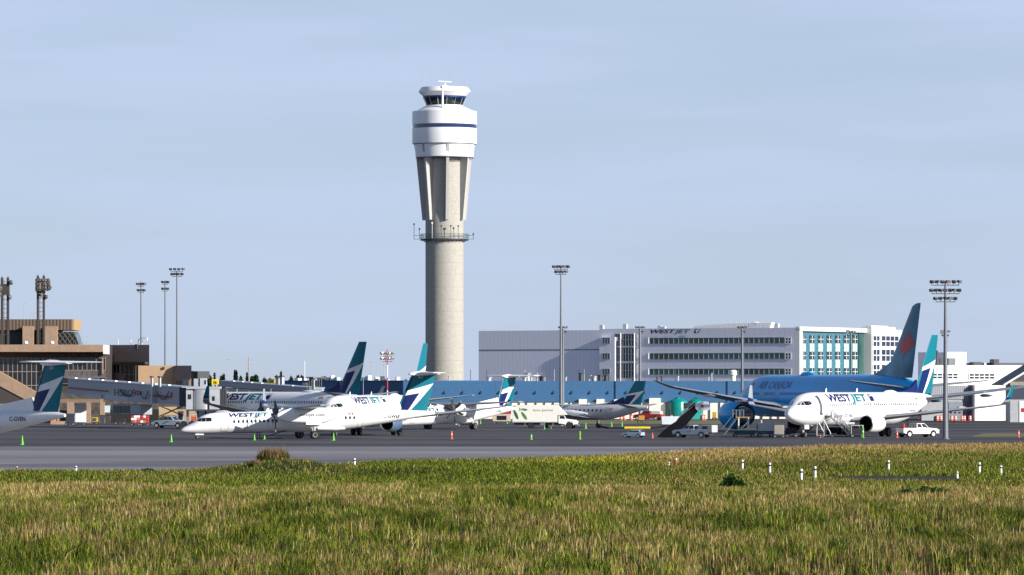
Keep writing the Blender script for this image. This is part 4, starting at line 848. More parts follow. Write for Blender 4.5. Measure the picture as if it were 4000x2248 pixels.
    def prop(s, x, y, z, r_, n_, ang, m=DGREY, tip=LGREY):
        e = MB().lathe([(.02, x-.55), (.14*r_*.8, x-.42), (.14*r_, x-.15), (.14*r_, x+.12)], c=(0, y, z), ax='x', n=18).build('propeller', m, s.e)
        for i in range(n_):
            a = R(ang)+2*math.pi*i/n_; u = Vector((0, math.cos(a), math.sin(a))); v = Vector((0, -math.sin(a), math.cos(a))); c = Vector((x-.12, y, z)); b_ = MB(); rr = []
            for f, ch, tw_, sw in ((.1, .12, 70, 0), (.25, .18, 55, 0), (.45, .26, 42, .03), (.7, .27, 32, .05), (.88, .22, 26, -.02), (1.0, .09, 22, -.16)):
                cd = v*math.cos(R(tw_))+Vector((1, 0, 0))*math.sin(R(tw_)); nn = u.cross(cd); p = c+u*r_*f+v*sw*r_*.5; ch *= r_*.8
                rr.append([p-cd*ch*.5, p+nn*.03*r_*(1.1-f), p+cd*ch*.5, p-nn*.02*r_*(1.1-f)])
            b_.loft(rr[:5], 0); b_.loft(rr[4:], 1); b_.build('propeller_blade', [m, tip], e)
        return e
# ---- 737-size jets
J = dict(top=[(0, 2.72), (.12, 2.98), (.35, 3.2), (1.0, 3.58), (1.9, 3.98), (2.5, 4.45), (3.1, 4.86), (4.2, 5.18), (5.6, 5.34), (7, 5.37), (30, 5.37), (34.5, 5.26), (37.2, 5.02), (38.0, 4.85)],
         bot=[(0, 2.72), (.12, 2.46), (.35, 2.22), (1.0, 1.88), (2.5, 1.53), (4.5, 1.38), (6, 1.36), (25.5, 1.36), (29, 1.75), (33, 2.8), (37, 4.1), (38, 4.5)],
         wid=[(0, 0), (.12, .28), (.35, .55), (1.0, .97), (2.5, 1.5), (4.2, 1.78), (6, 1.87), (26.5, 1.87), (30.5, 1.62), (34.5, .95), (37.4, .35), (38, .18)])
ZIG = dict(white=[(1.0, .587), (.03, .455), (.03, .385), (.60, .44), (.415, .0), (.49, .0)], navy=[(0.0, .40), (.60, .44), (.44, 0), (0.0, 0)])
JW = [((13.2, 1.7, 2.0), 7.6, .85), ((15.6, 5.6, 2.42), 4.9, .55), ((21.4, 16.6, 3.75), 1.7, .2), ((21.8, 17.1, 3.85), 1.6, .16, (0, -.3, .95)), ((22.3, 17.55, 4.25), 1.35, .13, (0, -.8, .6)), ((23.6, 17.95, 6.2), .6, .07, (0, -.98, .2))]
def cockpit(P, polys, m=GLASS):
    for q in polys: P.decal([q], m, 'cockpit_window', (.25, .12), eps=.02)
    # the far side of the windshield too
    for q in polys[:1]:
        vs, fs = flat_mesh([q], (.25, .12)); MB().add([P.side(v[0], v[1], .02, 1) for v in vs], fs).build('cockpit_window', m, P.e)
def jet(label, px, D, a, away, ref, sc, name='narrowbody_jet', opendoor=False, txt=True, wingcol=WINGG, group=None, cowl=AW, boeing=None, lx=1.):
    P = Plane(name, label, px, D, a, away, ref, sc, J['top'], J['bot'], J['wid'], 38.0, group=group, lx=lx)
    fr = mat('windshield_frame', (.35, .36, .38), .4)
    cockpit(P, [[(1.72, 3.88), (2.30, 3.83), (2.42, 4.27), (2.06, 4.22)], [(2.36, 3.82), (2.86, 3.82), (2.92, 4.32), (2.48, 4.28)], [(2.92, 3.84), (3.36, 4.02), (3.2, 4.32), (2.97, 4.32)]])
    xs = [7.3+.508*i for i in range(14)]+[15.3]+[16.3+.508*i for i in range(4)]+[18.9+.508*i for i in range(25)]
    P.windows(xs, 3.88, .25, .38)
    if not opendoor: P.door(4.9, 5.85, 2.9, 4.78)
    P.door(33.2, 33.95, 3.3, 4.9); P.flag(30.6, 4.35, .35)
    P.text('WEST', 7.5, 4.27, 1.2, NAVY, 6.1, .2, .045); P.text('JET', 13.25, 4.27, 1.2, TEAL, 4.5, .2, .045)
    P.decal([[(18.1, 4.28), (19.1, 4.28), (19.9, 5.1), (18.4, 5.1)]], NAVY, 'emblem', eps=.02); P.decal([[(18.5, 4.95), (20.0, 5.15), (19.3, 4.28), (19.1, 4.28), (19.35, 4.88), (18.5, 4.85)]], FLAGW, 'emblem', eps=.03)
    P.text('C-FWSE' if opendoor else 'C-GWSV', 31.3 if opendoor else 32.0, 4.5, .3, mat('reg_grey', (.12, .13, .16), .5), name='registration')
    if boeing: P.text(boeing, 28.4, 3.0, .26, MATS['reg_grey'], shear=.2, off=.008)
    f = P.fin((33.0, 5.2, 5.0, 38.0, 12.5, 1.75, .5), ZIG, dorsal=[(28.0, 5.25, 0), (31.0, 5.62, 0), (32.2, 6.0, 1), (33.6, 6.9, 1), (34.0, 5.0, 1)])
    P.wings(JW, wingcol)
    for sy in (-1, 1):                                                        # winglet colours
        st = [((22.05, sy*17.40, 4.05), 1.5, .16), ((22.55, sy*17.70, 4.75), 1.2, .15), ((23.65, sy*17.98, 6.25), .62, .1)]
        ang = (0, -sy*.95, .2); P.foil('winglet', [(q[0], q[1], q[2], ang) for q in st[:2]], NAVY); P.foil('winglet', [(q[0], q[1], q[2]*.98, ang) for q in st[1:]], TEAL)
        for yy_, xx_ in ((4.0, 19.4), (8.2, 19.8), (12.0, 20.9)): P.foil('flap_fairing', [((xx_, sy*(yy_-.12), 2.0+.14*yy_*.9), 2.4, .3), ((xx_, sy*(yy_+.12), 2.0+.14*yy_*.9), 2.4, .3)], WINGG)
    P.wings([((34.1, .5, 4.55), 3.9, .36), ((37.9, 7.15, 5.35), 1.25, .12)], WINGG, 'stabilizer')
    for sy in (-1, 1):
        P.turbofan(10.7, sy*4.83, 1.62, 1.06, 4.4, cowl)
        MB().hexa([(12.2, sy*4.83-.14, 2.6), (17.0, sy*4.83-.14, 2.3), (17.0, sy*4.83+.14, 2.3), (12.2, sy*4.83+.14, 2.6)], [(12.6, sy*4.83-.1, 2.78), (16.5, sy*4.83-.1, 2.6), (16.5, sy*4.83+.1, 2.6), (12.6, sy*4.83+.1, 2.78)]).build('pylon', AW, P.e)
        P.gear(19.6, sy*2.86, .56, .40, 2.4, .86, 'main_gear')
    MB().loft([[(x_, w_*math.cos(R(180+12*i)), 1.75+h_*math.sin(R(180+12*i))) for i in range(16)] for x_, w_, h_ in ((12.2, .2, .3), (13.5, 1.7, .5), (17, 2.1, .62), (20, 1.9, .6), (22.5, .3, .35))]).build('belly_fairing', AW, P.e)
    P.gear(4.0, 0, .34, .2, 1.9, .42, 'nose_gear', door=(3.5, 4.6, -.42, -.38, 1.0, 1.75))
    MB().loft([[(x_, w_*math.cos(R(15*i)), 5.33+h_*math.sin(R(15*i))) for i in range(13)] for x_, w_, h_ in ((24.8, .05, .02), (25.6, .42, .26), (27.0, .45, .3), (28.6, .05, .02))]).build('satcom_dome', AW, P.e)
    for x_ in (9.5, 17.5): P.foil('blade_antenna', [((x_, 0, 5.35), .4, .05), ((x_+.2, 0, 5.85), .2, .03)], AW, (0, 1, 0))
    return P
PJ = jet('white and teal jet at right, nose towards us, front door open beside a scaffold stair', 3139, 582, 31.5, False, (4.0, 0), 1.03, opendoor=True, boeing='BOEING 737-800')
cav = mat('door_opening', (.05, .06, .10), .7)
PJ.decal([[(5.35, 2.92), (6.25, 2.92), (6.3, 4.85), (5.3, 4.85)]], cav, 'door_opening', eps=.02)
c0 = [PJ.side(4.15+.0*i, 2.95+i*.23, .42) for i in range(9)]
mb = MB()
for i in range(8):
    A_, B_ = PJ.side(4.75, 2.95+i*.23, .35), PJ.side(4.75, 3.18+i*.23, .35); C_, D_ = PJ.side(5.5, 3.18+i*.23, .55), PJ.side(5.5, 2.95+i*.23, .55)
    mb.hexa([A_, D_, (D_[0], D_[1]+.1, D_[2]), (A_[0], A_[1]+.1, A_[2])], [B_, C_, (C_[0], C_[1]+.1, C_[2]), (B_[0], B_[1]+.1, B_[2])])
mb.build('door', AW, PJ.e)
PJ.text('Boeing 737 NG', 8.6, 2.35, .62, MATS['reg_grey'], 4.9, .25, .008, tilt=.01)
PJ2 = jet('shaded jet parked nose-in at the gate, seen behind the near turboprop', 1430, 689, 48, True, (39.6, 0), 1.02, lx=.87, boeing='BOEING 737-700')
PJ3 = jet('jet facing us behind the near turboprop, only wheels, engines, spine and thin tail showing', 1470, 610, 19, False, (19.6, 0), .955, cowl=mat('cowl_blue_grey', (.10, .17, .28), .3))
# ---- widebody
WB = dict(top=[(0, 4.1), (.2, 4.6), (.6, 5.05), (1.6, 5.75), (3.2, 6.6), (5.0, 7.25), (7.5, 7.75), (10, 7.9), (44, 7.9), (52, 7.75), (58, 7.3), (61.6, 6.7), (62.6, 6.4)],
          bot=[(0, 4.1), (.2, 3.6), (.6, 3.15), (1.8, 2.55), (4, 2.1), (7, 1.95), (42, 1.95), (48, 2.5), (55, 4.1), (60, 5.4), (62.6, 6.0)],
          wid=[(0, 0), (.2, .55), (.6, 1.0), (1.8, 1.7), (4, 2.4), (7, 2.8), (9, 2.88), (44, 2.88), (50, 2.5), (56, 1.5), (61, .55), (62.6, .15)])
AC = mat('ice_blue_skin', (.004, .36, .78), .3, var=.04, sc=.4, spec=.22); ACD = mat('airline_navy', (.03, .03, .16), .4); ACT = mat('tail_pale_blue', (.08, .26, .38), .4, var=.6, sc=.16, spec=.2)
P7 = Plane('widebody_jet', 'huge ice-blue widebody with red maple leaf tail, parked nose away behind the white jet', 3598, 628, 18.7, True, (62.8, 0), 1.0, WB['top'], WB['bot'], WB['wid'], 62.6, skin=AC)
cockpit(P7, [[(2.0, 5.4), (3.0, 5.35), (3.3, 6.0), (2.8, 6.1)], [(3.1, 5.35), (4.3, 5.5), (4.1, 6.05), (3.4, 6.05)]])
P7.windows([9.5+.62*i for i in range(5)]+[14.2+.62*i for i in range(7)]+[20.3+.62*i for i in range(24)]+[37+.62*i for i in range(26)], 5.25, .28, .46, mat('widebody_pane', (.004, .02, .07), .3, spec=.2))  # one even dark blue for the panes
for x_ in (6.0, 18.4, 35.4, 54.2): P7.door(x_, x_+1.1, 3.9, 5.95, mat('panel_line_blue', (.01, .06, .2), .5))
P7.text('AIR CANADA', 11.2, 5.95, 1.45, ACD, 12.2, .18, .02, space=1.05)
P7.decal([[(8.6+px*.9, 6.2+py*.8) for px, py in LEAF]], mat('leaf_red', (.60, .012, .035), .4), 'emblem', (.4, .2), .03)
f7 = P7.fin((50.6, 7.4, 9.3, 60.0, 16.9, 2.6, .9), base=ACT); fm = P7.finmap((50.6, 7.4, 9.3, 60.0, 16.9, 2.6, .9))
tp = P7.foil('fin_tip', [((60.0, 0, 16.88), 2.6, .22, (0, 1, 0)), ((60.75, 0, 17.15), 1.9, .15, (0, 1, 0)), ((61.6, 0, 17.28), 1.1, .08, (0, 1, 0))], ACT, parent=f7)
vs, fs = flat_mesh([[(.58+px*.52, .40+py*.265) for px, py in LEAF]], (.1, .05)); MB().add([fm(min(1, max(0, v[0])), v[1], .03) for v in vs], fs).build('maple_leaf', MATS['leaf_red'], f7)
MB().hexa([(46.5, -.1, 7.6), (52.5, -.22, 7.2), (52.5, .22, 7.2), (46.5, .1, 7.6)], [(47.5, -.02, 7.9), (53.2, -.2, 9.6), (53.2, .2, 9.6), (47.5, .02, 7.9)]).build('dorsal_fillet', ACT, P7.e)
P7.wings([((19.5, 2.4, 2.9), 12.4, 1.5), ((26.0, 10.2, 3.9), 7.6, .85), ((37.8, 26.2, 6.2), 2.6, .3), ((40.2, 28.6, 6.75), 1.5, .16), ((42.3, 30.1, 7.15), .35, .06)], mat('widebody_wing_skin', (.36, .40, .46), .35, .2))  # one even grey for wings, stabilizers and flap fairings
P7.wings([((54.6, 1.0, 6.1), 5.4, .5), ((61.0, 9.9, 7.0), 1.7, .16)], MATS['widebody_wing_skin'], 'stabilizer')
for sy in (-1, 1):
    P7.turbofan(19.0, sy*9.9, 2.32, 1.98, 6.6, AC)
    MB().hexa([(21, sy*9.9-.25, 4.4), (29.5, sy*9.9-.25, 3.4), (29.5, sy*9.9+.25, 3.4), (21, sy*9.9+.25, 4.4)], [(22, sy*9.9-.15, 4.8), (28.5, sy*9.9-.2, 4.5), (28.5, sy*9.9+.2, 4.5), (22, sy*9.9+.15, 4.8)]).build('pylon', AC, P7.e)
    P7.gear(31.5, sy*4.9, .68, .5, 3.4, 1.3, 'main_gear', rows=(-.75, .75))
    for yy_, xx_ in ((8.0, 29.6), (14.5, 33.0), (20.5, 36.6)): P7.foil('flap_fairing', [((xx_, sy*(yy_-.2), 2.5+.12*yy_), 3.8, .45), ((xx_, sy*(yy_+.2), 2.5+.12*yy_), 3.8, .45)], MATS['widebody_wing_skin'])
P7.gear(5.9, 0, .5, .35, 2.5, .8, 'nose_gear')
MB().loft([[(x_, w_*math.cos(R(15*i)), 7.86+h_*math.sin(R(15*i))) for i in range(13)] for x_, w_, h_ in ((21, .05, .02), (22.3, .7, .45), (24.3, .7, .45), (26, .05, .02))]).build('satcom_dome', AC, P7.e)
# ---- turboprops (high wing, T tail)
TPt = dict(top=[(0, .98), (.1, 1.2), (.35, 1.4), (1.0, 1.72), (1.75, 2.12), (2.3, 2.55), (3.0, 2.98), (4.2, 3.24), (6, 3.32), (15, 3.5), (27, 3.62), (31, 3.5), (32.6, 3.32)],
           bot=[(0, .98), (.1, .86), (.35, .78), (1.2, .66), (3, .62), (5, .66), (12, .8), (18, .92), (20.5, 1.08), (25, 1.7), (29, 2.4), (32.6, 3.0)],
           wid=[(0, 0), (.1, .22), (.35, .42), (1.0, .72), (2.3, 1.1), (4, 1.3), (6, 1.345), (20, 1.345), (24, 1.2), (28, .8), (31.5, .35), (32.6, .12)])
ZIG2 = dict(white=[(1.0, .764), (.10, .56), (.08, .42), (.56, .49), (.36, 0), (.44, 0)], navy=[(0., .43), (.56, .49), (.38, 0), (0., 0)])
def turboprop(label, px, D, a, away, ref, sc, ang, full=True, reg='', group=None, tealm=None, fleet='415'):
    P = Plane('turboprop_airliner', label, px, D, a, away, ref, sc, TPt['top'], TPt['bot'], TPt['wid'], 32.6, group=group)
    cockpit(P, [[(1.95, 2.18), (2.42, 2.18), (2.58, 2.56), (2.35, 2.54)], [(2.48, 2.17), (2.98, 2.17), (3.02, 2.64), (2.64, 2.60)], [(3.04, 2.17), (3.72, 2.2), (3.72, 2.64), (3.08, 2.64)]])
    P.windows([6.55, 7.12, 7.69, 8.2]+[8.75+.53*i for i in range(7)], 2.16, .27, .42, tilt=.02); P.windows([20.8, 21.34, 21.88], 2.62, .27, .42)
    P.door(4.9, 5.85, .98, 2.72); P.door(22.35, 23.1, 1.3, 3.0); P.flag(21.2, 2.95, .3)
    P.text('WEST', 5.95, 2.72, .62, NAVY, 3.3, .22, .02, tilt=.02); P.text('JET', 9.0, 2.78, .62, TEAL, 2.0, .22, .02, tilt=.02); P.decal([[(11.25, 2.84), (11.6, 2.84), (11.95, 3.2), (11.35, 3.2)]], NAVY, 'emblem')
    P.text(reg, 25.7, 2.6, .58, mat('reg_dark', (.03, .03, .04), .5), off=.012, name='registration')
    f = P.fin((27.6, 3.5, 4.0, 29.6, 8.0, 3.1, .42), ZIG2, base=tealm, dorsal=[(18.5, 3.45, 0), (27.9, 4.85, 1), (28.4, 3.3, 1)], dm=AW)
    fmap = P.finmap((27.6, 3.5, 4.0, 29.6, 8.0, 3.1, .42))
    vs, fs = flat_mesh([[(0, 0), (.09, 0), (.10, .98), (0, .98)]], None); MB().add([fmap(v[0], v[1], .01) for v in vs], fs).build('deice_boot', BLACK, f)
    vs, fs = text2d(fleet, .45); MB().add([fmap(.3+v[0]/3.3, .9+v[1]/4.5, .03) for v in vs], fs).build('lettering', FLAGW, f)
    P.foil('tailplane_bullet', [((29.3, -.3, 8.1), 4.0, .5), ((29.1, 0, 8.12), 4.3, .62), ((29.3, .3, 8.1), 4.0, .5)], AW); P.wings([((30.2, .15, 8.22), 2.9, .28), ((31.2, 4.6, 8.25), 1.8, .14)], AW, 'stabilizer')
    P.wings([((13.3, 0, 3.85), 3.1, .5), ((13.3, 4.4, 3.85), 3.1, .46), ((14.6, 14.1, 4.25), 1.45, .18)], WINGG)
    MB().loft([[(x_, 1.2*w_*math.cos(R(15*i)), 3.3+h_*math.sin(R(15*i))) for i in range(13)] for x_, w_, h_ in ((11.4, .2, .05), (13, .9, .5), (15.5, 1, .7), (17.5, .9, .5), (19.5, .2, .05))]).build('wing_fairing', AW, P.e)
    for sy in (-1, 1):
        rr = []
        for x_, w_, zt_2, zb in ((11.35, .28, 3.2, 2.6), (11.9, .48, 3.5, 2.25), (13.0, .58, 3.85, 2.05), (15, .6, 3.95, 1.95), (17.2, .55, 3.9, 1.95), (18.8, .4, 3.8, 2.5), (20.3, .12, 3.7, 3.2)):
            zc, h_ = (zt_2+zb)/2, (zt_2-zb)/2; rr.append([(x_, sy*4.4+w_*math.copysign(abs(math.cos(t))**.7, math.cos(t)), zc+h_*math.copysign(abs(math.sin(t))**.7, math.sin(t))) for t in [2*math.pi*i/28 for i in range(28)]])
        nc = MB().loft(rr).build('engine_nacelle', AW, P.e)
        P.prop(11.25, sy*4.4, 2.9, 2.05, 6, ang)
        P.gear(16.1, sy*4.4, .52, .3, 2.1, .62, 'main_gear', brace=-1.5, door=(14.9, 16.9, sy*4.4-.5, sy*4.4-.46, 1.78, 2.12))
        if sy < 0:
            vs, fs = text2d('westjet.com', .62, 3.3); MB().add([(14.0+v[0], -4.4-.63, 2.85+v[1]) for v in vs], fs).build('lettering', MATS['reg_grey'], nc)
        rr = []
    P.gear(2.2, 0, .28, .18, 1.0, .38, 'nose_gear', door=(1.85, 2.9, -.32, -.28, .5, .75))
    MB().loft([[(x_, w_*math.cos(R(180+12*i)), 1.35+h_*math.sin(R(180+12*i))) for i in range(16)] for x_, w_, h_ in ((16.2, .1, .2), (17.2, 1.35, .5), (19.6, 1.42, .52), (20.8, .9, .35))]).build('belly_fairing', AW, P.e)
    for x_ in (12.6, 10.8): P.foil('blade_antenna', [((x_, 0, 3.4), .5, .05), ((x_+.25, 0, 3.85), .22, .03)], AW, (0, 1, 0))
    return P
turboprop('near white turboprop in full side view, nose to the left with teal tail', 1229, 565, 75, False, (16.1, -4.4), .955, 88, reg='C-GWEP')
turboprop('second turboprop farther back, its bright teal tail beside the catering truck', 2014, 707, 37, False, (32.6, 0), .955, 78, reg='C-GWEU', fleet='411')
turboprop('cut-off turboprop tail at the left edge in shade', 255, 477, 47, True, (32.6, 0), 1.05, 70, reg='C-GVEN', fleet='425')
# ---- small low wing twin behind the truck
SB = dict(top=[(0, 2.0), (.15, 2.25), (.6, 2.5), (1.3, 2.85), (2.0, 3.2), (3.2, 3.5), (14, 3.55), (17.5, 3.5), (19.7, 3.3)], bot=[(0, 2.0), (.15, 1.8), (.6, 1.55), (1.6, 1.3), (3, 1.22), (12, 1.22), (15, 1.7), (19.7, 2.9)],
          wid=[(0, 0), (.15, .25), (.6, .6), (1.6, .95), (3, 1.15), (13, 1.15), (16, .8), (19, .3), (19.7, .1)])
P3 = Plane('commuter_turboprop', 'small silver-white commuter plane with dark tail behind the catering truck', 2530, 712, 54, True, (19.7, 0), 1.02, SB['top'], SB['bot'], SB['wid'], 19.7, skin=mat('commuter_skin', (.62, .63, .66), .35))
cockpit(P3, [[(1.2, 2.6), (1.9, 2.6), (2.0, 3.0), (1.6, 2.95)], [(2.0, 2.6), (2.6, 2.65), (2.5, 3.0), (2.05, 3.0)]])
P3.windows([4.6+.75*i for i in range(11)], 2.62, .28, .4); P3.text('WEST', 3.0, 3.05, .42, NAVY, 1.9, .2, .015); P3.text('JET', 4.95, 3.05, .42, TEAL, 1.3, .2, .015); P3.flag(13.6, 2.7, .26); P3.door(11.0+2.0, 13.9, 1.6, 2.9)
P3.fin((14.9, 3.4, 3.6, 17.5, 6.97, 1.9, .35), ZIG, dorsal=[(9.8, 3.5, 0), (13.2, 3.75, 0), (15.4, 4.6, 1), (15.6, 3.3, 1)])
P3.wings([((7.2, .8, 1.5), 3.0, .5), ((7.4, 3.4, 1.7), 2.7, .42), ((8.4, 10.7, 2.5), 1.2, .18)]); P3.wings([((16.3, .3, 3.0), 2.2, .25), ((17.3, 4.6, 3.55), 1.1, .12)], WINGG, 'stabilizer')
for sy in (-1, 1):
    MB().loft([[(x_, sy*3.35+w_*math.cos(2*math.pi*i/24), 2.15+h_*math.sin(2*math.pi*i/24)) for i in range(24)] for x_, w_, h_ in ((4.3, .2, .25), (4.8, .42, .5), (6, .5, .6), (8.5, .5, .55), (10.6, .25, .25), (11.2, .1, .1))]).build('engine_nacelle', AW, P3.e)
    P3.prop(4.2, sy*3.35, 2.2, 1.68, 4, 60); P3.gear(8.6, sy*3.35, .36, .2, 1.6, .4, 'main_gear')
P3.gear(1.4, 0, .26, .16, 1.3, .3, 'nose_gear')
# ------------------------------------------------------------------ vehicles and ground equipment
CARGL = mat('car_glass', (.015, .02, .028), .08, spec=.8); TYRE = BLACK; TRUCKW = mat('truck_white', (.78, .78, .77), .35, var=.04); LAMPR = mat('tail_lamp', (.5, .01, .01), .3); LAMPW = mat('head_lamp', (.8, .8, .78), .15)
def wheels(t, spots, r, w_, hub=OFFW):
    for x, y in spots:
        o = MB().lathe([(r*.5, -w_/2), (r*.92, -w_/2), (r, -w_*.3), (r, w_*.3), (r*.92, w_/2), (r*.5, w_/2)], ax='y', n=18).build('wheel', TYRE, t, loc=(x, y, r))
        s_ = 1 if y > 0 else -1; MB().lathe([(.02, s_*w_*.30), (r*.3, s_*w_*.46), (r*.58, s_*w_*.42), (r*.62, s_*w_*.52)], ax='y', n=14).build('rim', hub, o)
def arch(x, r, z=0., n=8): return [(x+r*math.cos(math.pi*(1-i/n)), z+r*math.sin(math.pi*(1-i/n))) for i in range(n+1)]
def pickup(label, px, py, rz, body, sc=1., crew=True, cargo=None, cap=None, name='pickup_truck', rack=False, hood=True, group=None):
    D = DG(py); t = T(name, label, 'pickup truck', (X(px, D), D, 0), rz, sc, group); W_ = .98; z0 = .52
    low = [(-2.85, z0), (-2.85, 1.22), (-.75, 1.22), (-.6, 1.24), (1.25, 1.26), (2.55, 1.16), (2.8, 1.0), (2.86, z0)]+arch(1.95, .50, .48)[::-1][:0]
    prof = [(-2.85, .62), (-2.85, 1.20), (-.7, 1.22), (1.2, 1.26), (2.5, 1.15), (2.78, 1.0), (2.84, .6), (2.45, .5)]+[(1.92+.5*math.cos(a), .46+.5*math.sin(a)) for a in np.linspace(0, math.pi, 9)]+[(-1.35, .45)]+[(-1.88+.5*math.cos(a), .46+.5*math.sin(a)) for a in np.linspace(0, math.pi, 9)]
    MB().prism(prof, -W_, W_, 'y').build('body', body, t, .04)
    MB().box(-2.78, -.72, -W_+.1, W_-.1, 1.15, 1.235).build('bed_liner', DGREY, t)
    c0, c1 = (-.72, 1.35) if crew else (-.72, .95)
    b = [(c0, -W_+.03, 1.2), (c1, -W_+.03, 1.22), (c1, W_-.03, 1.22), (c0, W_-.03, 1.2)]; tp = [(c0+.12, -W_+.22, 1.86), (c1-.75, -W_+.22, 1.86), (c1-.75, W_-.22, 1.86), (c0+.12, W_-.22, 1.86)]
    MB().hexa(b, tp).build('cab', body, t, .05)
    def gl(P_, k=.012):
        c = sum((Vector(p) for p in P_), Vector())/len(P_); n = (Vector(P_[1])-Vector(P_[0])).cross(Vector(P_[2])-Vector(P_[0])).normalized(); n = n if n.dot(c-Vector((.3, 0, 1.5))) > 0 else -n
        MB().poly([Vector(p)+n*k for p in P_]).build('side_window' if abs(n.y) > .5 else 'windscreen', CARGL, t)
    def lp(p, q, f): return tuple(p[i]+(q[i]-p[i])*f for i in range(3))
    for i0, i1, i3, i2 in ((0, 1, 0, 1), (3, 2, 3, 2)):
        for f0, f1 in (((.06, .46), (.52, .92)) if crew else ((.1, .88),)):
            gl([lp(lp(b[i0], b[i1], f0), lp(tp[i0], tp[i1], f0), .15), lp(lp(b[i0], b[i1], f1), lp(tp[i0], tp[i1], f1), .15), lp(lp(b[i0], b[i1], f1), lp(tp[i0], tp[i1], f1), .88), lp(lp(b[i0], b[i1], f0), lp(tp[i0], tp[i1], f0), .88)])
    gl([lp(lp(b[1], b[2], .07), lp(tp[1], tp[2], .07), .08), lp(lp(b[1], b[2], .93), lp(tp[1], tp[2], .93), .08), lp(lp(b[1], b[2], .93), lp(tp[1], tp[2], .93), .9), lp(lp(b[1], b[2], .07), lp(tp[1], tp[2], .07), .9)])
    gl([lp(lp(b[0], b[3], .1), lp(tp[0], tp[3], .1), .2), lp(lp(b[0], b[3], .9), lp(tp[0], tp[3], .9), .2), lp(lp(b[0], b[3], .9), lp(tp[0], tp[3], .9), .85), lp(lp(b[0], b[3], .1), lp(tp[0], tp[3], .1), .85)])
    MB().box(2.84, 2.87, -.62, .62, .66, 1.02).build('grille', DGREY, t); MB().box(2.74, 2.95, -.9, .9, .44, .62).build('bumper', GREYM, t, .03); MB().box(-2.98, -2.84, -.92, .92, .46, .62).build('bumper', DGREY, t, .02)
    MB().box(-2.865, -2.85, -.7, .7, .7, 1.14).build('tailgate', body, t)
    for s_ in (-1, 1):
        MB().box(2.80, 2.86, s_*.9-.12, s_*.9+.08, .8, 1.0).build('headlight', LAMPW, t); MB().box(-2.88, -2.84, s_*.93-.05, s_*.93+.05, .78, 1.15).build('tail_light', LAMPR, t)
        MB().box(c1-.45, c1-.3, s_*1.14-.1, s_*1.14+.06, 1.28, 1.46).build('mirror', DGREY, t, .02); MB().box(.25, .4, s_*(W_+.005)-.01, s_*(W_+.005)+.01, 1.05, 1.09).build('door_handle', DGREY, t)
    wheels(t, [(1.92, -.86), (1.92, .86), (-1.88, -.86), (-1.88, .86)], .42, .28)
    MB().box(-2.4, 2.4, -.5, .5, .34, .5).build('chassis', DGREY, t)
    if rack:
        m_ = MB()
        for x_ in (-1.9, -1.3, -.85):
            for s_ in (-1, 1): m_.tube((x_, s_*.85, 1.2), (x_, s_*.8, 2.15), .04)
            m_.tube((x_, -.8, 2.15), (x_, .8, 2.15), .04)
        for s_ in (-1, 1): m_.tube((-1.9, s_*.8, 2.15), (.5, s_*.8, 2.05), .035)
        m_.build('rack', DGREY, t); MB().box(-2.8, -1.9, -.97, .97, 1.22, 1.32).build('bed_rail', RED, t); MB().lathe([(.16, 0), (.16, .5), (.05, .62)], c=(-2.6, -.6, 1.25), n=10).build('gas_bottle', RED, t); MB().lathe([(.17, 0), (.17, .7), (.05, .8)], c=(-1.6, -.3, 1.25), n=10).build('gas_bottle', DGREY, t)
    return t
BLUEW = mat('pale_blue_truck', (.50, .60, .68), .35)
pickup('pale blue-white crew cab pickup under the jet bridge, facing right', 663, 1673, R(-24), BLUEW, .95)
pw = pickup('white crew cab pickup with rack and red bed rails beside the tallest light mast', 3583, 1709, R(30), TRUCKW, .93, rack=True)
rp = pickup('red pickup with silver canopy parked by the teal tanks', 2532, 1643, R(160), mat('truck_red', (.45, .02, .02), .4), .95)
MB().hexa([(-2.8, -.93, 1.22), (-.75, -.93, 1.22), (-.75, .93, 1.22), (-2.8, .93, 1.22)], [(-2.7, -.8, 1.85), (-.8, -.8, 1.85), (-.8, .8, 1.85), (-2.7, .8, 1.85)]).build('canopy', OFFW, rp, .04)
sv = pickup('pale service pickup with equipment box parked in shade beneath the widebody engine', 2706, 1711, R(150), mat('service_white_blue', (.46, .56, .64), .4), .84)
MB().box(-3.6, -1.3, -.9, .9, .8, 1.85).build('equipment_box', LGREY, sv, .03); MB().box(-2.9, -2.0, -.92, .92, 1.0, 1.7).build('panel', DGREY, sv)
MB().prism([(-.1+px*.22, .95+py*.22) for px, py in LEAF], -1.0, -.985, 'y').prism([(-.1+px*.22, .95+py*.22) for px, py in LEAF], .985, 1.0, 'y').build('emblem', RED, sv)
# hatchback
D = DG(1711); t = T('hatchback_car', 'small pale blue hatchback on the open apron left of the covered stairs', 'car', (X(2474, D), D, 0), R(152), .66)
HC_ = mat('hatch_paint', (.42, .54, .66), .3)
prof = [(-1.95, .45), (-2.0, .95), (-1.85, 1.05), (.9, 1.02), (1.85, .88), (2.0, .6), (1.95, .4), (1.75, .36)]+[(1.28+.38*math.cos(a), .34+.38*math.sin(a)) for a in np.linspace(0, math.pi, 8)]+[(-.9, .34)]+[(-1.3+.38*math.cos(a), .34+.38*math.sin(a)) for a in np.linspace(0, math.pi, 8)]
MB().prism(prof, -.85, .85, 'y').build('body', HC_, t, .05)
b = [(-1.9, -.82, 1.0), (1.0, -.82, 1.0), (1.0, .82, 1.0), (-1.9, .82, 1.0)]; tp = [(-1.55, -.65, 1.5), (.1, -.65, 1.5), (.1, .65, 1.5), (-1.55, .65, 1.5)]
MB().hexa(b, tp).build('cabin', HC_, t, .05)
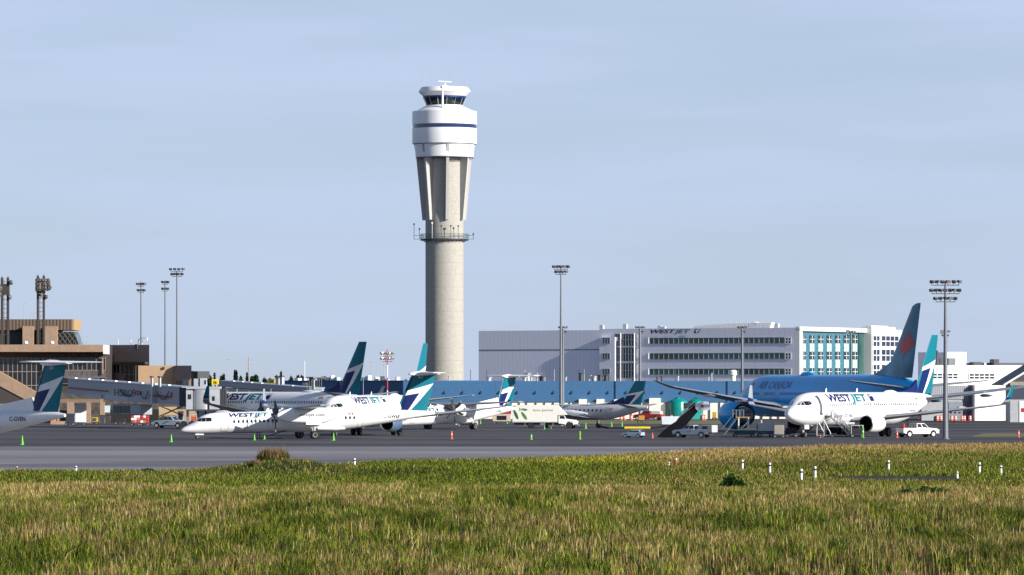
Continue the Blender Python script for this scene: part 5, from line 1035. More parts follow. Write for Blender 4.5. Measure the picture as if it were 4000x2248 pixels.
for s_ in (-1, 1):
    MB().poly([(-1.55, s_*.80, 1.07), (.75, s_*.80, 1.07), (.05, s_*.665, 1.45), (-1.4, s_*.665, 1.45)]).build('side_window', CARGL, t); MB().box(1.9, 2.0, s_*.7-.12, s_*.7+.12, .65, .82).build('headlight', LAMPW, t); MB().box(-2.02, -1.95, s_*.74-.08, s_*.74+.08, .75, 1.0).build('tail_light', LAMPR, t)
MB().poly([(.93, -.7, 1.06), (.93, .7, 1.06), (.17, .58, 1.47), (.17, -.58, 1.47)]).build('windscreen', CARGL, t); MB().poly([(-1.91, -.7, 1.06), (-1.91, .7, 1.06), (-1.63, .58, 1.44), (-1.63, -.58, 1.44)]).build('rear_window', CARGL, t)
wheels(t, [(1.28, -.76), (1.28, .76), (-1.3, -.76), (-1.3, .76)], .33, .2)
# catering truck
D = DG(1675); S_ = FP/D; t = T('catering_truck', 'white catering truck with green leaf artwork on its tall box', 'truck', (X(2000, D), D, 0), R(-3))
def tz(y): return HC+(YH-y)/S_
def tx(p): return (p-2000)/S_
BOXW = mat('box_white', (.74, .73, .68), .5, var=.03)
bz0, bz1, bx1 = tz(1648), tz(1583), tx(2177)
MB().prism([(.05, bz0), (bx1, bz0), (bx1, tz(1623)), (tx(2215), tz(1621)), (tx(2178), bz1), (.05, bz1)], 0, 2.45, 'y').build('cargo_box', BOXW, t, .03)
MB().box(0, bx1+.02, -.02, 2.47, bz0-.1, bz0+.02).build('box_rail', LGREY, t); MB().box(.3, tx(2240), .5, 2.0, .55, .85).build('chassis', DGREY, t)
prof = [(tx(2181), .75), (tx(2181), tz(1624)), (tx(2204), tz(1622)), (tx(2212), tz(1637)), (tx(2250), tz(1642)), (tx(2257), tz(1650)), (tx(2257), .62), (tx(2246), .62)]+[(tx(2224)+.55*math.cos(a), .5+.55*math.sin(a)) for a in np.linspace(0, math.pi, 9)]+[(tx(2205), .62)]
MB().prism(prof, .15, 2.3, 'y').build('cab', TRUCKW, t, .04)
MB().poly([(tx(2186), .135, tz(1636)), (tx(2208), .135, tz(1637)), (tx(2203), .135, tz(1625)), (tx(2188), .135, tz(1625))]).build('side_window', CARGL, t)
MB().hexa([(tx(2204)+.03, .3, tz(1623)), (tx(2212)+.03, .3, tz(1637)), (tx(2212)+.03, 2.1, tz(1637)), (tx(2204)+.03, 2.1, tz(1623))], [(tx(2204)+.05, .3, tz(1623)), (tx(2212)+.05, .3, tz(1637)), (tx(2212)+.05, 2.1, tz(1637)), (tx(2204)+.05, 2.1, tz(1623))]).build('windscreen', CARGL, t)
MB().box(tx(2257), tx(2260), .5, 1.95, tz(1664), tz(1650)).build('grille', DGREY, t); MB().box(tx(2256), tx(2262), .2, 2.25, .4, .65).build('bumper', GREYM, t, .02)
for y_ in (.35, 2.1): MB().box(tx(2256), tx(2258.5), y_-.15, y_+.15, .85, 1.1).build('headlight', LAMPW, t)
wheels(t, [(tx(2223), .3), (tx(2223), 2.15)], .46, .28, GREYM); wheels(t, [(tx(2073), .3), (tx(2073), 2.15)], .46, .5)
for p_ in (2049, 2158): MB().box(tx(p_), tx(p_+3.5), .1, .25, .35, bz0).build('outrigger', mat('outrigger_rust', (.25, .16, .12), .7), t)
MB().box(tx(2110), tx(2128), .15, .6, .5, .9).build('fuel_tank', GREYM, t, .03)
lf = MB()
def leafp(cx, cy, l_, w_, a, m_):
    P_ = [(cx+l_*.5*math.cos(u)*math.cos(a)-w_*.5*math.sin(u)*abs(math.cos(u*.5))**.3*math.sin(a), cy+l_*.5*math.cos(u)*math.sin(a)+w_*.5*math.sin(u)*math.cos(a)) for u in np.linspace(0, 2*math.pi, 18, endpoint=False)]
    lf.poly([(tx(p), -.008, tz(q)) for p, q in P_], m_)
leafp(2015, 1620, 42, 13, 1.15, 0); leafp(2047, 1625, 38, 13, .95, 1); leafp(2048, 1601, 26, 9, .12, 1); leafp(2031, 1600, 14, 7, 1.5, 2); leafp(2010, 1590, 12, 7, .2, 2)
lf.build('leaf_artwork', [mat('leaf_dark', (.03, .13, .06), .5), mat('leaf_mid', (.09, .25, .07), .5), mat('leaf_light', (.25, .42, .13), .5)], t)
m_ = MB(); flat_text(m_, 'Skyline', .42, (tx(2081), -.01, tz(1607)), (1, 0, 0), width=1.15, shear=.2, off=.006); m_.build('lettering', MATS['leaf_light'], t)
m_ = MB(); flat_text(m_, 'gourmet', .5, (tx(2116), -.01, tz(1607)), (1, 0, 0), width=1.7); m_.build('lettering', mat('text_grey', (.08, .1, .09), .5), t)
# covered boarding stairs
D = DG(1710); S_ = FP/D; t = T('boarding_stairs', 'tall covered boarding stairs in deep shade with white canopy bearing a small red star', 'boarding stairs', (X(2565, D), D, 0))
def sx(p): return (p-2565)/S_
SH = mat('stair_shade_black', (.008, .009, .013), .8, spec=.1)  # deep shade on the side walls put into their colour
for y_ in (.0, 1.7): MB().prism([(sx(2566), tz(1709)), (sx(2716), tz(1574)), (sx(2726), tz(1608)), (sx(2640), tz(1709)-.0)], y_, y_+.1, 'y').build('side_wall', SH, t)
st_ = MB()
for i in range(20): f = i/20; st_.box(.1+f*4.6, .1+f*4.6+.28, .1, 1.7, .05+f*3.5, .12+f*3.5)
st_.build('step', GREYM, t)
hr = MB()
for y_ in (-.05, 1.85): MB().tube((sx(2640), y_, tz(1632)), (sx(2715), y_, tz(1571)), .05).tube((sx(2640), y_, tz(1632)), (sx(2646), y_, tz(1636)), .04).tube((sx(2646), y_, tz(1636)), (sx(2716), y_, tz(1580)), .04).build('handrail', ALU, t)
MB().prism([(sx(2584), tz(1627)), (sx(2654), tz(1627)), (sx(2640), tz(1647)), (sx(2620), tz(1659)), (sx(2586), tz(1658))], -.25, -.1, 'y').build('side_panel', mat('panel_ice', (.62, .66, .70), .4), t)
MB().prism([(sx(2716), tz(1578)), (sx(2752), tz(1568)), (sx(2768), tz(1572)), (sx(2774), tz(1590)), (sx(2770), tz(1603)), (sx(2726), tz(1606)), (sx(2715), tz(1597))], -.1, 1.9, 'y').build('canopy', MATS['panel_ice'], t, .04)
MB().prism([(sx(2719), tz(1580)), (sx(2752), tz(1569)), (sx(2750), tz(1573)), (sx(2722), tz(1582))], -.16, -.1, 'y').build('canopy_trim', OFFW, t)
star = [((.30 if i % 2 == 0 else .12)*math.cos(R(90+36*i)), (.30 if i % 2 == 0 else .12)*math.sin(R(90+36*i))) for i in range(10)]
MB().prism([(sx(2743)+a, tz(1586)+b) for a, b in star], -.13, -.1, 'y').build('emblem', mat('star_red', (.4, .02, .06), .5), t)
MB().prism([(sx(2670), tz(1577)), (sx(2712), tz(1573)), (sx(2712), tz(1590)), (sx(2672), tz(1598))], 1.9, 2.3, 'y').build('hood', DGREY, t, .03)
MB().tube((sx(2700), .9, tz(1600)), (sx(2672), .9, .3), .09).tube((sx(2655), .9, tz(1650)), (sx(2640), .9, .3), .09).box(.6, 3.4, .2, 1.6, .3, .5).build('support_frame', DGREY, t); wheels(t, [(.9, .15), (.9, 1.65), (3.1, .15), (3.1, 1.65)], .32, .2, GREYM)
# engine access stand
D = DG(1709); S_ = FP/D; t = T('access_stand', 'steel access stand with open stairs against the shaded engine', 'work stand', (X(2880, D), D, 0))
def ax_(p): return (p-2880)/S_
SW = mat('stand_white', (.75, .72, .6), .5); m_ = MB()
for y_ in (0, 1.6):
    m_ = MB()
    for p_ in (2886, 2924): m_.box(ax_(p_)-.07, ax_(p_)+.07, y_-.07, y_+.07, .4, tz(1631))
    m_.beam((ax_(2886), y_, tz(1686)), (ax_(2924), y_, tz(1648)), .1).build('side_frame', SW, t)
MB().box(ax_(2876), ax_(2930), -.1, 1.7, tz(1633), tz(1629)).build('platform', mat('deck_rust', (.42, .28, .12), .6), t)
m_ = MB()
for p_ in (2863, 2876, 2890, 2905): m_.box(ax_(p_)-.05, ax_(p_)+.05, -.05, .05, tz(1630), tz(1601))
m_.tube((ax_(2863), 0, tz(1603)), (ax_(2905), 0, tz(1603)), .04).build('railing', GREYM, t)
m_ = MB()
for i in range(11): f = i/10; m_.box(ax_(2828+50*f)-.16, ax_(2828+50*f)+.16, .1, 1.2, .2+f*2.15, .28+f*2.15)
m_.beam((ax_(2822), .05, .1), (ax_(2880), .05, tz(1632)), .09).beam((ax_(2822), 1.25, .1), (ax_(2880), 1.25, tz(1632)), .09).tube((ax_(2822), .05, 1.1), (ax_(2878), .05, tz(1604)), .04).build('stair', GREYM, t)
MB().box(ax_(2866), ax_(2948), -.1, 1.7, .3, .85).build('chassis', mat('stand_green', (.03, .10, .09), .6), t, .03); wheels(t, [(ax_(2872), 0), (ax_(2940), 0), (ax_(2872), 1.6), (ax_(2940), 1.6)], .22, .15, GREYM)
# carts
def cart(name, label, cat, px, py, L_, h0, h1, m, rz=0, top=None, wr=.25, roof=False, group=None, depth=1.5, dark=None, nw=2):
    D = DG(py); t = T(name, label, cat, (X(px, D), D, 0), rz, 1, group)
    MB().box(-L_/2, L_/2, -depth/2, depth/2, wr*1.3, wr*1.3+.14).build('deck', DGREY, t, .02)
    if m: MB().box(-L_/2+.05, L_/2-.05, -depth/2+.05, depth/2-.05, max(h0, wr*1.3+.15), h1).build('box', m, t, .05)
    if dark: MB().box(-L_*.25, L_*.25, -depth/2-.0, -depth/2+.06, h0+.25*(h1-h0), h0+.8*(h1-h0)).build('panel', dark, t)
    if roof:
        f = MB()
        for x_ in (-L_/2+.05, L_/2-.05):
            for y_ in (-depth/2+.05, depth/2-.05): f.tube((x_, y_, .4), (x_, y_, roof), .04, n=6)
        f.box(-L_/2, L_/2, -depth/2, depth/2, roof, roof+.06); f.build('frame', OFFW, t)
    wheels(t, [(x_, y_) for x_ in np.linspace(-L_*.38, L_*.38, nw) for y_ in (-depth*.42, depth*.42)], wr, .16, GREYM)
    MB().tube((L_/2, 0, wr), (L_/2+.7, 0, wr*.7), .04).build('tow_bar', DGREY, t); return t
cart('lavatory_cart', 'grey boxy tank cart between the access stand and the white jet nose', 'service cart', 2990, 1709, 1.9, .75, 1.75, mat('tank_grey', (.50, .55, .60), .4), dark=None, wr=.28)
cart('ground_unit', 'pale taupe ground unit right of the grey tank cart', 'ground power unit', 3042, 1711, 1.3, .3, 1.55, mat('taupe_unit', (.34, .31, .28), .6), wr=.2)
cart('power_unit', 'low black power unit just left of the white jet nose wheel', 'ground power unit', 3090, 1709, 1.5, .35, 1.15, mat('unit_black', (.02, .02, .025), .6), wr=.25)
q = cart('baggage_cart', 'open framed cart with dark load under the wing root of the white jet', 'cart', 3347, 1710, 1.55, .4, 1.15, mat('load_dark', (.02, .02, .03), .7), roof=1.45)
cart('baggage_cart', 'dark low cart behind the scaffold stair under the white jet', 'cart', 3262, 1704, 2.2, .4, 1.1, MATS['load_dark'])
cart('baggage_cart', 'dark canvas cart just right of the shaded tail, left of a white cart', 'cart', 274, 1664, 1.5, .4, 1.95, mat('canvas_dark', (.03, .04, .06), .8), wr=.28)
cart('baggage_cart', 'bright white canvas baggage cart beside a tan column', 'cart', 315, 1663, 1.75, .45, 2.0, WHITE, wr=.28)
for px, lb, ms in ((530, 'left of two flat carts piled with red bags, by the pale blue pickup', 1), (566, 'right of two flat carts, red and white bags, touching the pale blue pickup', 2)):
    q = cart('luggage_trolley', lb, 'cart', px, 1665, 1.45, 0, 0, None, wr=.24, group='flat carts with bags')
    for i in range(9):
        MB().box(-.28, .28, -.2, .2, 0, .38).build('bag', rnd.choice([mat('bag_red', (.55, .05, .04), .6), mat('bag_pink', (.6, .22, .16), .6), WHITE, MATS['bag_red']]), q, .06, loc=(-.45+(i % 3)*.42, -.3+.25*(i//6), .5+.4*((i//3) % 3)))
cart('equipment_cart', 'orange-red service cart below the jet bridge cab, right of the pale blue pickup', 'cart', 757, 1662, 1.1, .4, 1.4, mat('cart_orange', (.55, .10, .04), .6), roof=1.7)
cart('equipment_cart', 'small bright orange crate at the left behind the cut-off tail cone', 'cart', 209, 1658, .8, .4, .95, mat('crate_orange', (.75, .2, .03), .6))
cart('equipment_cart', 'yellow-orange compressor on dark wheels beside the red pickup', 'cart', 2505, 1655, 1.1, .55, 1.35, mat('compressor_orange', (.62, .28, .05), .5), wr=.28)
cart('equipment_cart', 'tall yellow equipment box behind the widebody engine, by the cream doors', 'cart', 2791, 1641, .8, .4, 1.5, mat('equip_yellow', (.62, .38, .02), .5), wr=.2)
for px, lb in ((3905, 'dark baggage container on a dolly, left of two near the right edge'), (3975, 'dark baggage container on a dolly, right of two at the edge of the photo')): cart('container_dolly', lb, 'dolly', px, 1641, 2.1, .45, 1.55, mat('container_dark', (.03, .045, .07), .5), wr=.2, group='dark containers at the right edge')
cart('pallet_dolly', 'flat red empty dolly left of the dark containers', 'dolly', 3860, 1641, 2.0, .3, .55, mat('dolly_red', (.40, .07, .05), .6), wr=.18)
cart('container_dolly', 'pale container dolly left end of the cargo wall', 'dolly', 3935, 1641, .8, .45, 1.5, OFFW, wr=.2)
for px, lb in ((1697, 'left low white trailer behind the near turboprop tail'), (1752, 'right low white trailer behind the near turboprop tail')): cart('flat_trailer', lb, 'trailer', px, 1655, 2.3, .35, .75, OFFW, wr=.2, group='low white trailers')
tr = cart('office_trailer', 'cream site trailer with one window, half behind the catering truck', 'trailer', 1960, 1657, 3.2, .35, 1.65, mat('trailer_cream', (.62, .52, .38), .6), wr=.22, dark=CARGL)
q = T('red_awning', 'dull red awning board behind the cream trailer', 'awning', (X(1967, 800), 800, 0)); MB().box(-1.3, 1.3, 0, .3, 1.65, 2.2).build('board', mat('awning_red', (.35, .03, .06), .6), q)
for x_ in (-1.2, 1.1): MB().box(x_, x_+.1, .1, .2, 0, 1.65).build('post', DGREY, q)
D = DG(1659); t = T('concrete_barrier', 'low tan concrete barrier block behind the cut-off tail cone', 'barrier', (X(228, D), D, 0)); MB().prism([(-.3, 0), (.3, 0), (.18, .3), (.12, .55), (-.12, .55), (-.18, .3)], -1.3, 1.3, 'x').build('block', TAN, t, .02)
cart('tool_rack', 'tall pale wheeled rack beneath the jet bridge wheels', 'cart', 706, 1655, 1.0, .4, 2.1, LGREY, wr=.18, dark=DGREY)
cart('tool_rack', 'white tall rack with purple-grey panel right of the bridge leg', 'cart', 775, 1657, .9, .4, 1.9, OFFW, wr=.18, dark=mat('violet_panel', (.10, .08, .16), .5))
cart('baggage_cart', 'empty dark cart in the shadow under the jet bridge air unit', 'cart', 470, 1660, 1.8, .4, 1.0, MATS['load_dark'])
cart('service_cart', 'small yellow and grey cart between the tan columns', 'cart', 370, 1659, 1.1, .4, 1.2, mat('cart_yellow', (.5, .34, .05), .6), wr=.2, dark=DGREY)
for px, lb in ((400, 'black wheeled bin left of two beside the tan column'), (424, 'black wheeled bin right of two beside the tan column')):
    D = DG(1660); t = T('wheeled_bin', lb, 'bin', (X(px, D), D, 0)); MB().hexa([(-.3, -.3, .1), (.3, -.3, .1), (.3, .3, .1), (-.3, .3, .1)], [(-.38, -.38, 1.5), (.38, -.38, 1.5), (.38, .38, 1.5), (-.38, .38, 1.5)]).build('bin_body', DGREY, t, .03); MB().box(-.42, .42, -.42, .42, 1.5, 1.6).build('lid', BLACK, t, .02)
# pushback tractor
D = DG(1670); t = T('baggage_tractor', 'black and white belt loader tractor under the wing of the second turboprop', 'tractor', (X(1822, D), D, 0))
MB().box(-1.7, 1.6, -.8, .8, .35, .95).build('body', mat('tractor_black', (.02, .022, .025), .5), t, .05); 
for a, b in ((-1.7, -1.05), (1.3, 1.78)): MB().box(a, b, -.85, .85, .35, 1.0).build('ballast', OFFW, t, .04)
f = MB()
for x_ in (-1.5, -.6, .4, 1.4): f.tube((x_, -.7, .95), (x_, -.7, 1.6), .04).tube((x_, .7, .95), (x_, .7, 1.6), .04)
f.box(-1.6, 1.5, -.75, .75, 1.55, 1.62).build('frame', OFFW, t); MB().box(-1.3, 1.2, -.5, .5, .95, 1.2).build('belt', DGREY, t); wheels(t, [(-1.1, -.75), (1.0, -.75), (-1.1, .75), (1.0, .75)], .3, .22, GREYM)
MB().box(-.3, .1, -.3, .3, 1.2, 1.5).build('seat', RED, t, .04)
# barrels
def barrel(px, py, label):
    D = DG(py); t = T('traffic_barrel', label, 'traffic barrel', (X(px, D), D, 0), group='orange and white barrels by the buildings')
    MB().lathe([(.34, 0), (.34, .06), (.27, .08), (.24, .92), (.2, .95), (.05, .97)], n=14).build('drum', ORANGE, t); MB().lathe([(.268, .35), (.258, .5)], n=14, caps=False).lathe([(.255, .65), (.25, .78)], n=14, caps=False).build('reflective_band', WHITE, t)
for px, lb in ((3661, 'orange barrel farthest left of the light mast row, over the white pickup'), (3675, 'orange barrel immediately left of the tallest mast'), (3717, 'orange barrel immediately right of the tallest mast, left of a pair'), (3732, 'orange barrel second right of the tallest mast'), (3758, 'orange barrel in front of the roller door, left of two touching'), (3767, 'orange barrel in front of the roller door, right of two touching'), (3789, 'orange barrel at the right side of the roller door'), (3592, 'orange barrel seen above the cab of the white pickup')): barrel(px, 1644, lb)
for px, lb in ((2426, 'leftmost barrel by the grass strip behind the commuter plane tail'), (2440, 'second barrel by the grass strip behind the commuter plane tail'), (2466, 'third barrel by the grass strip, left of the red pickup'), (2622, 'barrel in front of the teal tanks'), (2745, 'left barrel of the pair below the star canopy'), (2753, 'right barrel of the pair below the star canopy')): barrel(px, 1642, lb)
# air hose
D = 700.; pts = [(2333, 1650), (2338, 1660), (2350, 1668), (2375, 1673), (2410, 1675), (2440, 1674), (2470, 1672.5), (2500, 1672), (2540, 1673), (2570, 1670), (2600, 1664), (2625, 1652)]
P_ = []; 
for i, (p, q) in enumerate(pts): d_ = DG(1676)+min(i, 3)*-1.0; P_.append(Vector((X(p, d_), d_, max(.17, Z(q+0, d_)))))
t = T('air_hose', 'long black and yellow preconditioned air hose lying from the commuter plane to the right', 'hose', P_[0]); P_ = [p-P_[0] for p in P_]
MB().path(P_[:6], .16, 10).build('black_section', BLACK, t); MB().path(P_[8:], .16, 10).build('black_section', BLACK, t); y_ = MB().path(P_[5:9], .18, 10)
for i in range(26): c = P_[5].lerp(P_[8], i/25); y_.lathe([(.18, -.02), (.205, 0), (.18, .02)], c=tuple(c), ax='x', n=10, caps=False)
y_.build('yellow_section', YELLOW, t)
# scaffold stair at the open door
D = DG(1709)-2; S_ = FP/D; t = T('scaffold_stair', 'light aluminium scaffold stair leading up to the open front door of the white jet', 'scaffold', (X(3174, D), D, 0))
def fx(p): return (p-3174)/S_
SCF = mat('scaffold_alu', (.42, .43, .45), .35, .7)
f = MB()
for y_ in (0, 1.3):
    for p_ in (3192, 3219): f.tube((fx(p_), y_, .15), (fx(p_), y_, tz(1622)), .045, n=6)
    for p_, q_ in ((3208, 1598), (3220, 1598), (3232, 1598), (3245, 1600)): f.tube((fx(p_), y_, tz(1628)), (fx(p_), y_, tz(q_)), .03, n=5)
    for q_ in (1598, 1608, 1618): f.tube((fx(3208), y_, tz(q_)), (fx(3248), y_, tz(q_)), .025, n=5)
    f.tube((fx(3248), y_, tz(1598)), (fx(3322), y_, tz(1672)), .03, n=5).tube((fx(3248), y_, tz(1608)), (fx(3322), y_, tz(1682)), .025, n=5)
    f.tube((fx(3192), y_, tz(1640)), (fx(3219), y_, tz(1690)), .03, n=5).tube((fx(3219), y_, tz(1640)), (fx(3250), y_, tz(1705)), .03, n=5)
    for k_ in range(7): p_ = 3250+k_*11; f.tube((fx(p_), y_, tz(1628+(p_-3245)*.98)), (fx(p_), y_, tz(1600+(p_-3248)*.98)), .025, n=5)
f.build('tube_frame', SCF, t)
MB().box(fx(3172), fx(3250), 0, 1.3, tz(1626), tz(1623)).build('platform', SCF, t); s2 = MB()
for i in range(14): g = i/13; s2.box(fx(3248+72*g)-.13, fx(3248+72*g)+.13, .05, 1.25, tz(1628+72*g)-.03, tz(1628+72*g)+.02)
s2.beam((fx(3246), .02, tz(1630)), (fx(3322), .02, tz(1705)), .05).beam((fx(3246), 1.28, tz(1630)), (fx(3322), 1.28, tz(1705)), .05).build('stair', SCF, t)
MB().box(fx(3190), fx(3322), 0, .08, .2, .3).box(fx(3190), fx(3322), 1.22, 1.3, .2, .3).build('base_rail', SCF, t); wheels(t, [(fx(3215), .0), (fx(3257), 0), (fx(3215), 1.3), (fx(3257), 1.3)], .16, .1, GREYM)
s3 = MB()
for i in range(6): z_ = tz(1634+i*6); s3.box(fx(3184-i*3.4), fx(3190-i*3.4)+.05, -.1, .9, z_-.03, z_+.03)
s3.build('ladder_step', WHITE, t)
# maintenance frame under the near turboprop
D = DG(1716)+3; t = T('tow_frame', 'dark folded steps and frame lying under the near turboprop belly', 'steps', (X(1040, D), D, 0)); f = MB()
for y_ in (0, .8): f.beam((-.7, y_, .05), (2.3, y_, 1.0), .05).beam((-1.1, y_, 0), (-1.1, y_, 1.0), .05).beam((-.8, y_, 0), (-.8, y_, 1.0), .05).beam((-.7, y_, .1), (1.9, y_, .1), .04)
for i in range(10): f.box(-.6+i*.28, -.45+i*.28, 0, .8, .1+i*.1, .13+i*.1)
f.build('frame', DGREY, t)

# ------------------------------------------------------------------ jet bridges
BR = mat('bridge_grey', (.32, .36, .42), .4, .2); BRW = mat('bridge_white', (.52, .55, .60), .45); STR = mat('stripe_red', (.42, .015, .03), .5); BEL = ribbed('bellows', (.05, .055, .065), .35, 0, .4, .8, dark=.4); BRR = ribbed('bridge_ribbed_roof', (.36, .40, .46), 1.3, 0, .2, .35, .2, dark=.75)
g = Bld('jet_bridge', 'white and grey jet bridge with bank lettering, red stripe and gate 36 sign', 265, 752, 64, cat='jet bridge')
def gz(px, py, yin=0.): t_ = g.t(px, yin); return t_, g.z(py, t_, yin)
def quad(par, name, pts, m, y0, y1, bevel=0): return MB().prism([gz(*p) for p in pts], y0, y1, 'y').build(name, m, par, bevel)
quad(g.e, 'tunnel', [(262, 1541), (340, 1547), (340, 1489), (262, 1482)], BR, .15, 3.0); quad(g.e, 'tunnel', [(336, 1548), (409, 1558), (409, 1496), (336, 1488)], BR, .08, 3.1); quad(g.e, 'tunnel', [(405, 1562), (712, 1584), (712, 1517), (405, 1495)], BR, 0, 3.2)
quad(g.e, 'roof', [(262, 1483), (712, 1517), (712, 1512), (262, 1478)], BRR, -.08, 3.3)
quad(g.e, 'stripe', [(266, 1519), (424, 1533), (424, 1526), (266, 1512)], STR, -.02, .1); quad(g.e, 'stripe', [(582, 1549), (673, 1556), (673, 1548), (582, 1541)], STR, -.03, .0); quad(g.e, 'stripe', [(667, 1549), (673, 1549), (673, 1533), (667, 1533)], STR, -.04, -.0)
quad(g.e, 'panel', [(337, 1552), (396, 1557), (396, 1543), (337, 1538)], BRW, -.02, .1); quad(g.e, 'panel', [(410, 1562), (500, 1568), (500, 1552), (410, 1541)], BRW, -.02, .02)
a_, z_ = gz(447, 1546); b_, z2 = gz(517, 1551); m_ = MB(); flat_text(m_, 'HSBC', 1.5, (a_, -.04, z_), nrm((b_-a_, 0, z2-z_)), width=b_-a_, off=.012); m_.build('lettering', MATS['text_grey'], g.e)
m_ = MB()
for P_ in ([(521, 1535), (530, 1527), (530, 1543)], [(530, 1527), (545, 1527), (537.5, 1535)], [(530, 1543), (545, 1543), (537.5, 1535)], [(553, 1535), (545, 1527), (545, 1543)]): m_.prism([gz(p, q+1) for p, q in P_], -.06, -.03, 'y')
m_.build('emblem', STR, g.e)
for p0, p1, dip in ((475, 530, 26), (552, 585, 32), (618, 665, 30)):
    pts = []
    for i in range(9): f_ = i/8; a_, z_ = gz(p0+(p1-p0)*f_, 1522+(p0-475)*.06+dip*(1-(2*f_-1)**2)); pts.append((a_, -.25, z_))
    MB().path(pts, .07, 6).build('cable', BLACK, g.e)
for p_, y0, y1 in ((600, 1476, 1578), (631, 1476, 1512)):
    quad(g.e, 'exhaust_post', [(p_, y1), (p_+6, y1), (p_+6, y0), (p_, y0)], BRW, -.5, -.3); quad(g.e, 'post_cap', [(p_-1, y0), (p_+7, y0), (p_+7, y0-6), (p_-1, y0-6)], mat('cap_brown', (.14, .07, .05), .7), -.6, -.2)
quad(g.e, 'bellows', [(704, 1586), (728, 1590), (728, 1516), (704, 1514)], BEL, -.15, 3.0)
for p_ in range(8): 
    q_ = 285+p_*52; a_, z_ = gz(q_, 1480+(q_-262)*.0755); MB().box(a_-.4, a_+.4, .2, .6, z_, z_+.25).build('roof_lamp', WHITE, g.e)
quad(g.e, 'air_unit', [(432, 1617), (542, 1621), (542, 1582), (432, 1578)], mat('unit_grey', (.36, .39, .42), .5), .3, 2.2, .05)
for p0 in (436, 470): quad(g.e, 'grille', [(p0, 1613), (p0+30, 1614), (p0+30, 1586), (p0, 1585)], mat('grille_dark', (.10, .095, .09), .6), .22, .3)
cabD = 703.
cb_ = Bld('x', 'x', 727, cabD, 0); bpy.data.objects.remove(cb_.e); cb_.e = T('cab_x', None, None, (cb_.x0, cabD, 0), 0)
CE = cb_.e; CE.name = 'bridge_cab'; CE.parent = g.e; CE.matrix_parent_inverse = (Matrix.Translation(g.e.location) @ Matrix.Rotation(g.e.rotation_euler.z, 4, 'Z')).inverted()
cb_.block('cab_wall', 727, 753, 1514, 3, BRW, pybot=1600); cb_.block('window', 735, 747, 1541, .1, CARGL, yin=-.06, pybot=1560)
x0, x1 = cb_.t(755), cb_.t(817); zz0, zz1 = cb_.z(1600, x0), cb_.z(1522, x0); rr = (x1-x0)/2
m_ = MB(); pr_ = [((x0+x1)/2-rr*math.cos(math.pi*i/16), .3-.5*math.sin(math.pi*i/16)) for i in range(17)]+[(x1, 3.2), (x0, 3.2)]; m_.hexa([(p[0], p[1], zz0) for p in pr_], [(p[0], p[1], zz1) for p in pr_]).build('curtain', mat('curtain_silver', (.62, .63, .64), .35, .5), CE)
m_ = MB(); flat_text(m_, 'ADQRRHT', .5, (x0+.35, -.24, (zz0+zz1)/2), (1, 0, 0), width=rr*1.6); m_ = None
cb_.block('cab_wall', 818, 858, 1519, 3, BRW, yin=-.25, pybot=1600); cb_.block('window', 830, 839, 1549, .1, CARGL, yin=-.32, pybot=1566); cb_.block('bellows', 858, 882, 1521, 2.6, BEL, yin=0, pybot=1602); cb_.block('cab_roof', 727, 860, 1511, 3.4, LGREY, yin=-.3, pybot=1520); cb_.block('cab_floor', 727, 870, 1600, 3, DGREY, yin=-.2, pybot=1606)
cb_.block('roof_box', 781, 806, 1478, 1.2, BRW, yin=2, pybot=1512); cb_.block('window', 799, 805, 1486, .1, CARGL, yin=1.95, pybot=1502); cb_.block('sign_post', 832, 838, 1503, .15, BRW, yin=.1, pybot=1522)
sg = cb_.block('gate_sign', 827, 854, 1483, .5, YELLOW, yin=0, pybot=1503); m_ = MB(); a_ = cb_.t(829.5); flat_text(m_, '36', .62, (a_+.12, -.02, cb_.z(1500, a_)), (1, 0, 0), width=.55, off=.02); m_.build('lettering', BLK, sg)
for p_, w_ in ((728, 9), (770, 6), (800, 6)): cb_.block('leg', p_, p_+w_, 1600, .35, GREYM if w_ > 6 else DGREY, yin=1, z0=.4)
m_ = MB(); 
for x_ in (cb_.t(716), cb_.t(748)):
    MB().lathe([(.2, -.2), (.55, -.2), (.6, 0), (.55, .2), (.2, .2)], c=(x_, 1.2, .6), ax='y', n=18).build('bogie_wheel', BLACK, CE)
m_.beam((cb_.t(617), 2, cb_.z(1585, 0)), (cb_.t(712), 2, cb_.z(1625, 0)), .12).beam((cb_.t(617), 2, cb_.z(1628, 0)), (cb_.t(712), 2, cb_.z(1586, 0)), .12)
for i in range(12): f_ = i/12; m_.box(cb_.t(622+88*f_), cb_.t(628+88*f_), 1.6, 2.6, cb_.z(1628-40*f_, 0), cb_.z(1626-40*f_, 0))
m_.build('service_stair', DGREY, CE)
g2 = Bld('jet_bridge', 'farther grey jet bridge with gate 39 sign behind the shaded jet', 850, 805, 55, cat='jet bridge')
def gz2(px, py): t_ = g2.t(px); return t_, g2.z(py, t_)
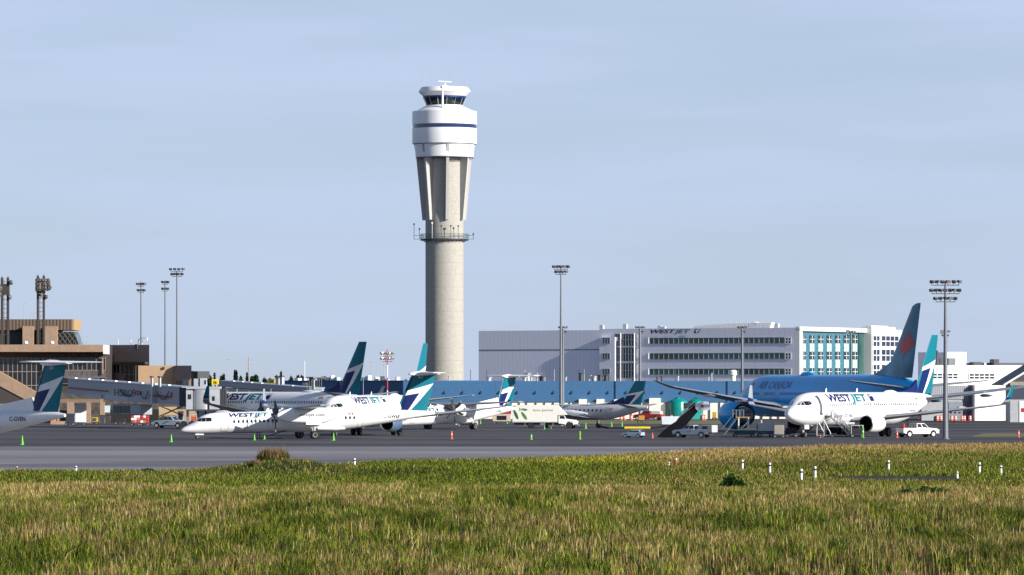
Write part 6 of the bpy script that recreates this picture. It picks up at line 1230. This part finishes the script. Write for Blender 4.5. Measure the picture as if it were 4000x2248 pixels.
MB().prism([gz2(850, 1512), gz2(1206, 1534), gz2(1206, 1517), gz2(850, 1490)], 0, 3, 'y').build('tunnel', mat('bridge_dark', (.30, .34, .39), .4, .2), g2.e); MB().prism([gz2(850, 1491), gz2(1206, 1518), gz2(1206, 1514), gz2(850, 1486)], -.1, 3.2, 'y').build('roof', BRR, g2.e)
MB().prism([gz2(860, 1525), gz2(1206, 1540), gz2(1206, 1534), gz2(860, 1516)], .5, 2.5, 'y').build('under_frame', OFFW, g2.e)
def gb(name, p0, p1, y0, y1, m, yi=-.4, dp=.4): a_, b_ = gz2(p0, y1), gz2(p1, y1); c_ = gz2((p0+p1)/2, y0)[1]; return MB().box(a_[0], b_[0], yi, yi+dp, a_[1], c_).build(name, m, g2.e)
sg = gb('gate_sign', 1053, 1077, 1482, 1498, YELLOW); a_, z_ = gz2(1061, 1496); b_ = gz2(1075, 1496)[0]; m_ = MB(); flat_text(m_, '39', .55, (a_, -.42, z_), (1, 0, 0), width=b_-a_, off=.02); m_.build('lettering', BLK, sg)
for p_ in (1083, 1100): gb('exhaust_post', p_, p_+10, 1473, 1503, BRW); gb('post_cap', p_-1, p_+11, 1469, 1474, MATS['cap_brown'], -.5, .6)
for p_ in (900, 935, 970, 1010, 1130): gb('roof_lamp', p_, p_+7, 1484+(p_-850)*.078, 1489+(p_-850)*.078, WHITE, .2)
gb('cab_wall', 1190, 1206, 1496, 1506, OFFW); 
m_ = MB(); a_, z_ = gz2(1206, 1524); b_ = gz2(1232, 1524)[0]; zt2 = gz2(1219, 1476)[1]
for x_ in np.linspace(a_, b_, 4):
    for y_ in (-.3, 1.2): m_.tube((x_, y_, z_), (x_, y_, zt2), .05, n=5)
for z3 in (z_, (z_+zt2)/2, zt2):
    for y_ in (-.3, 1.2): m_.tube((a_, y_, z3), (b_, y_, z3), .05, n=5)
m_.box(a_-.1, b_+.1, -.5, 1.4, zt2, zt2+.12); m_.build('cage', mat('cage_grey', (.20, .22, .2), .5), g2.e); gb('cage_ladder', 1214, 1221, 1480, 1522, OFFW, .2, .2)
for p_ in (880, 1160): a_, z_ = gz2(p_, 1525); MB().tube((a_, 1.5, 0), (a_, 1.5, z_), .35).build('leg', GREYM, g2.e)
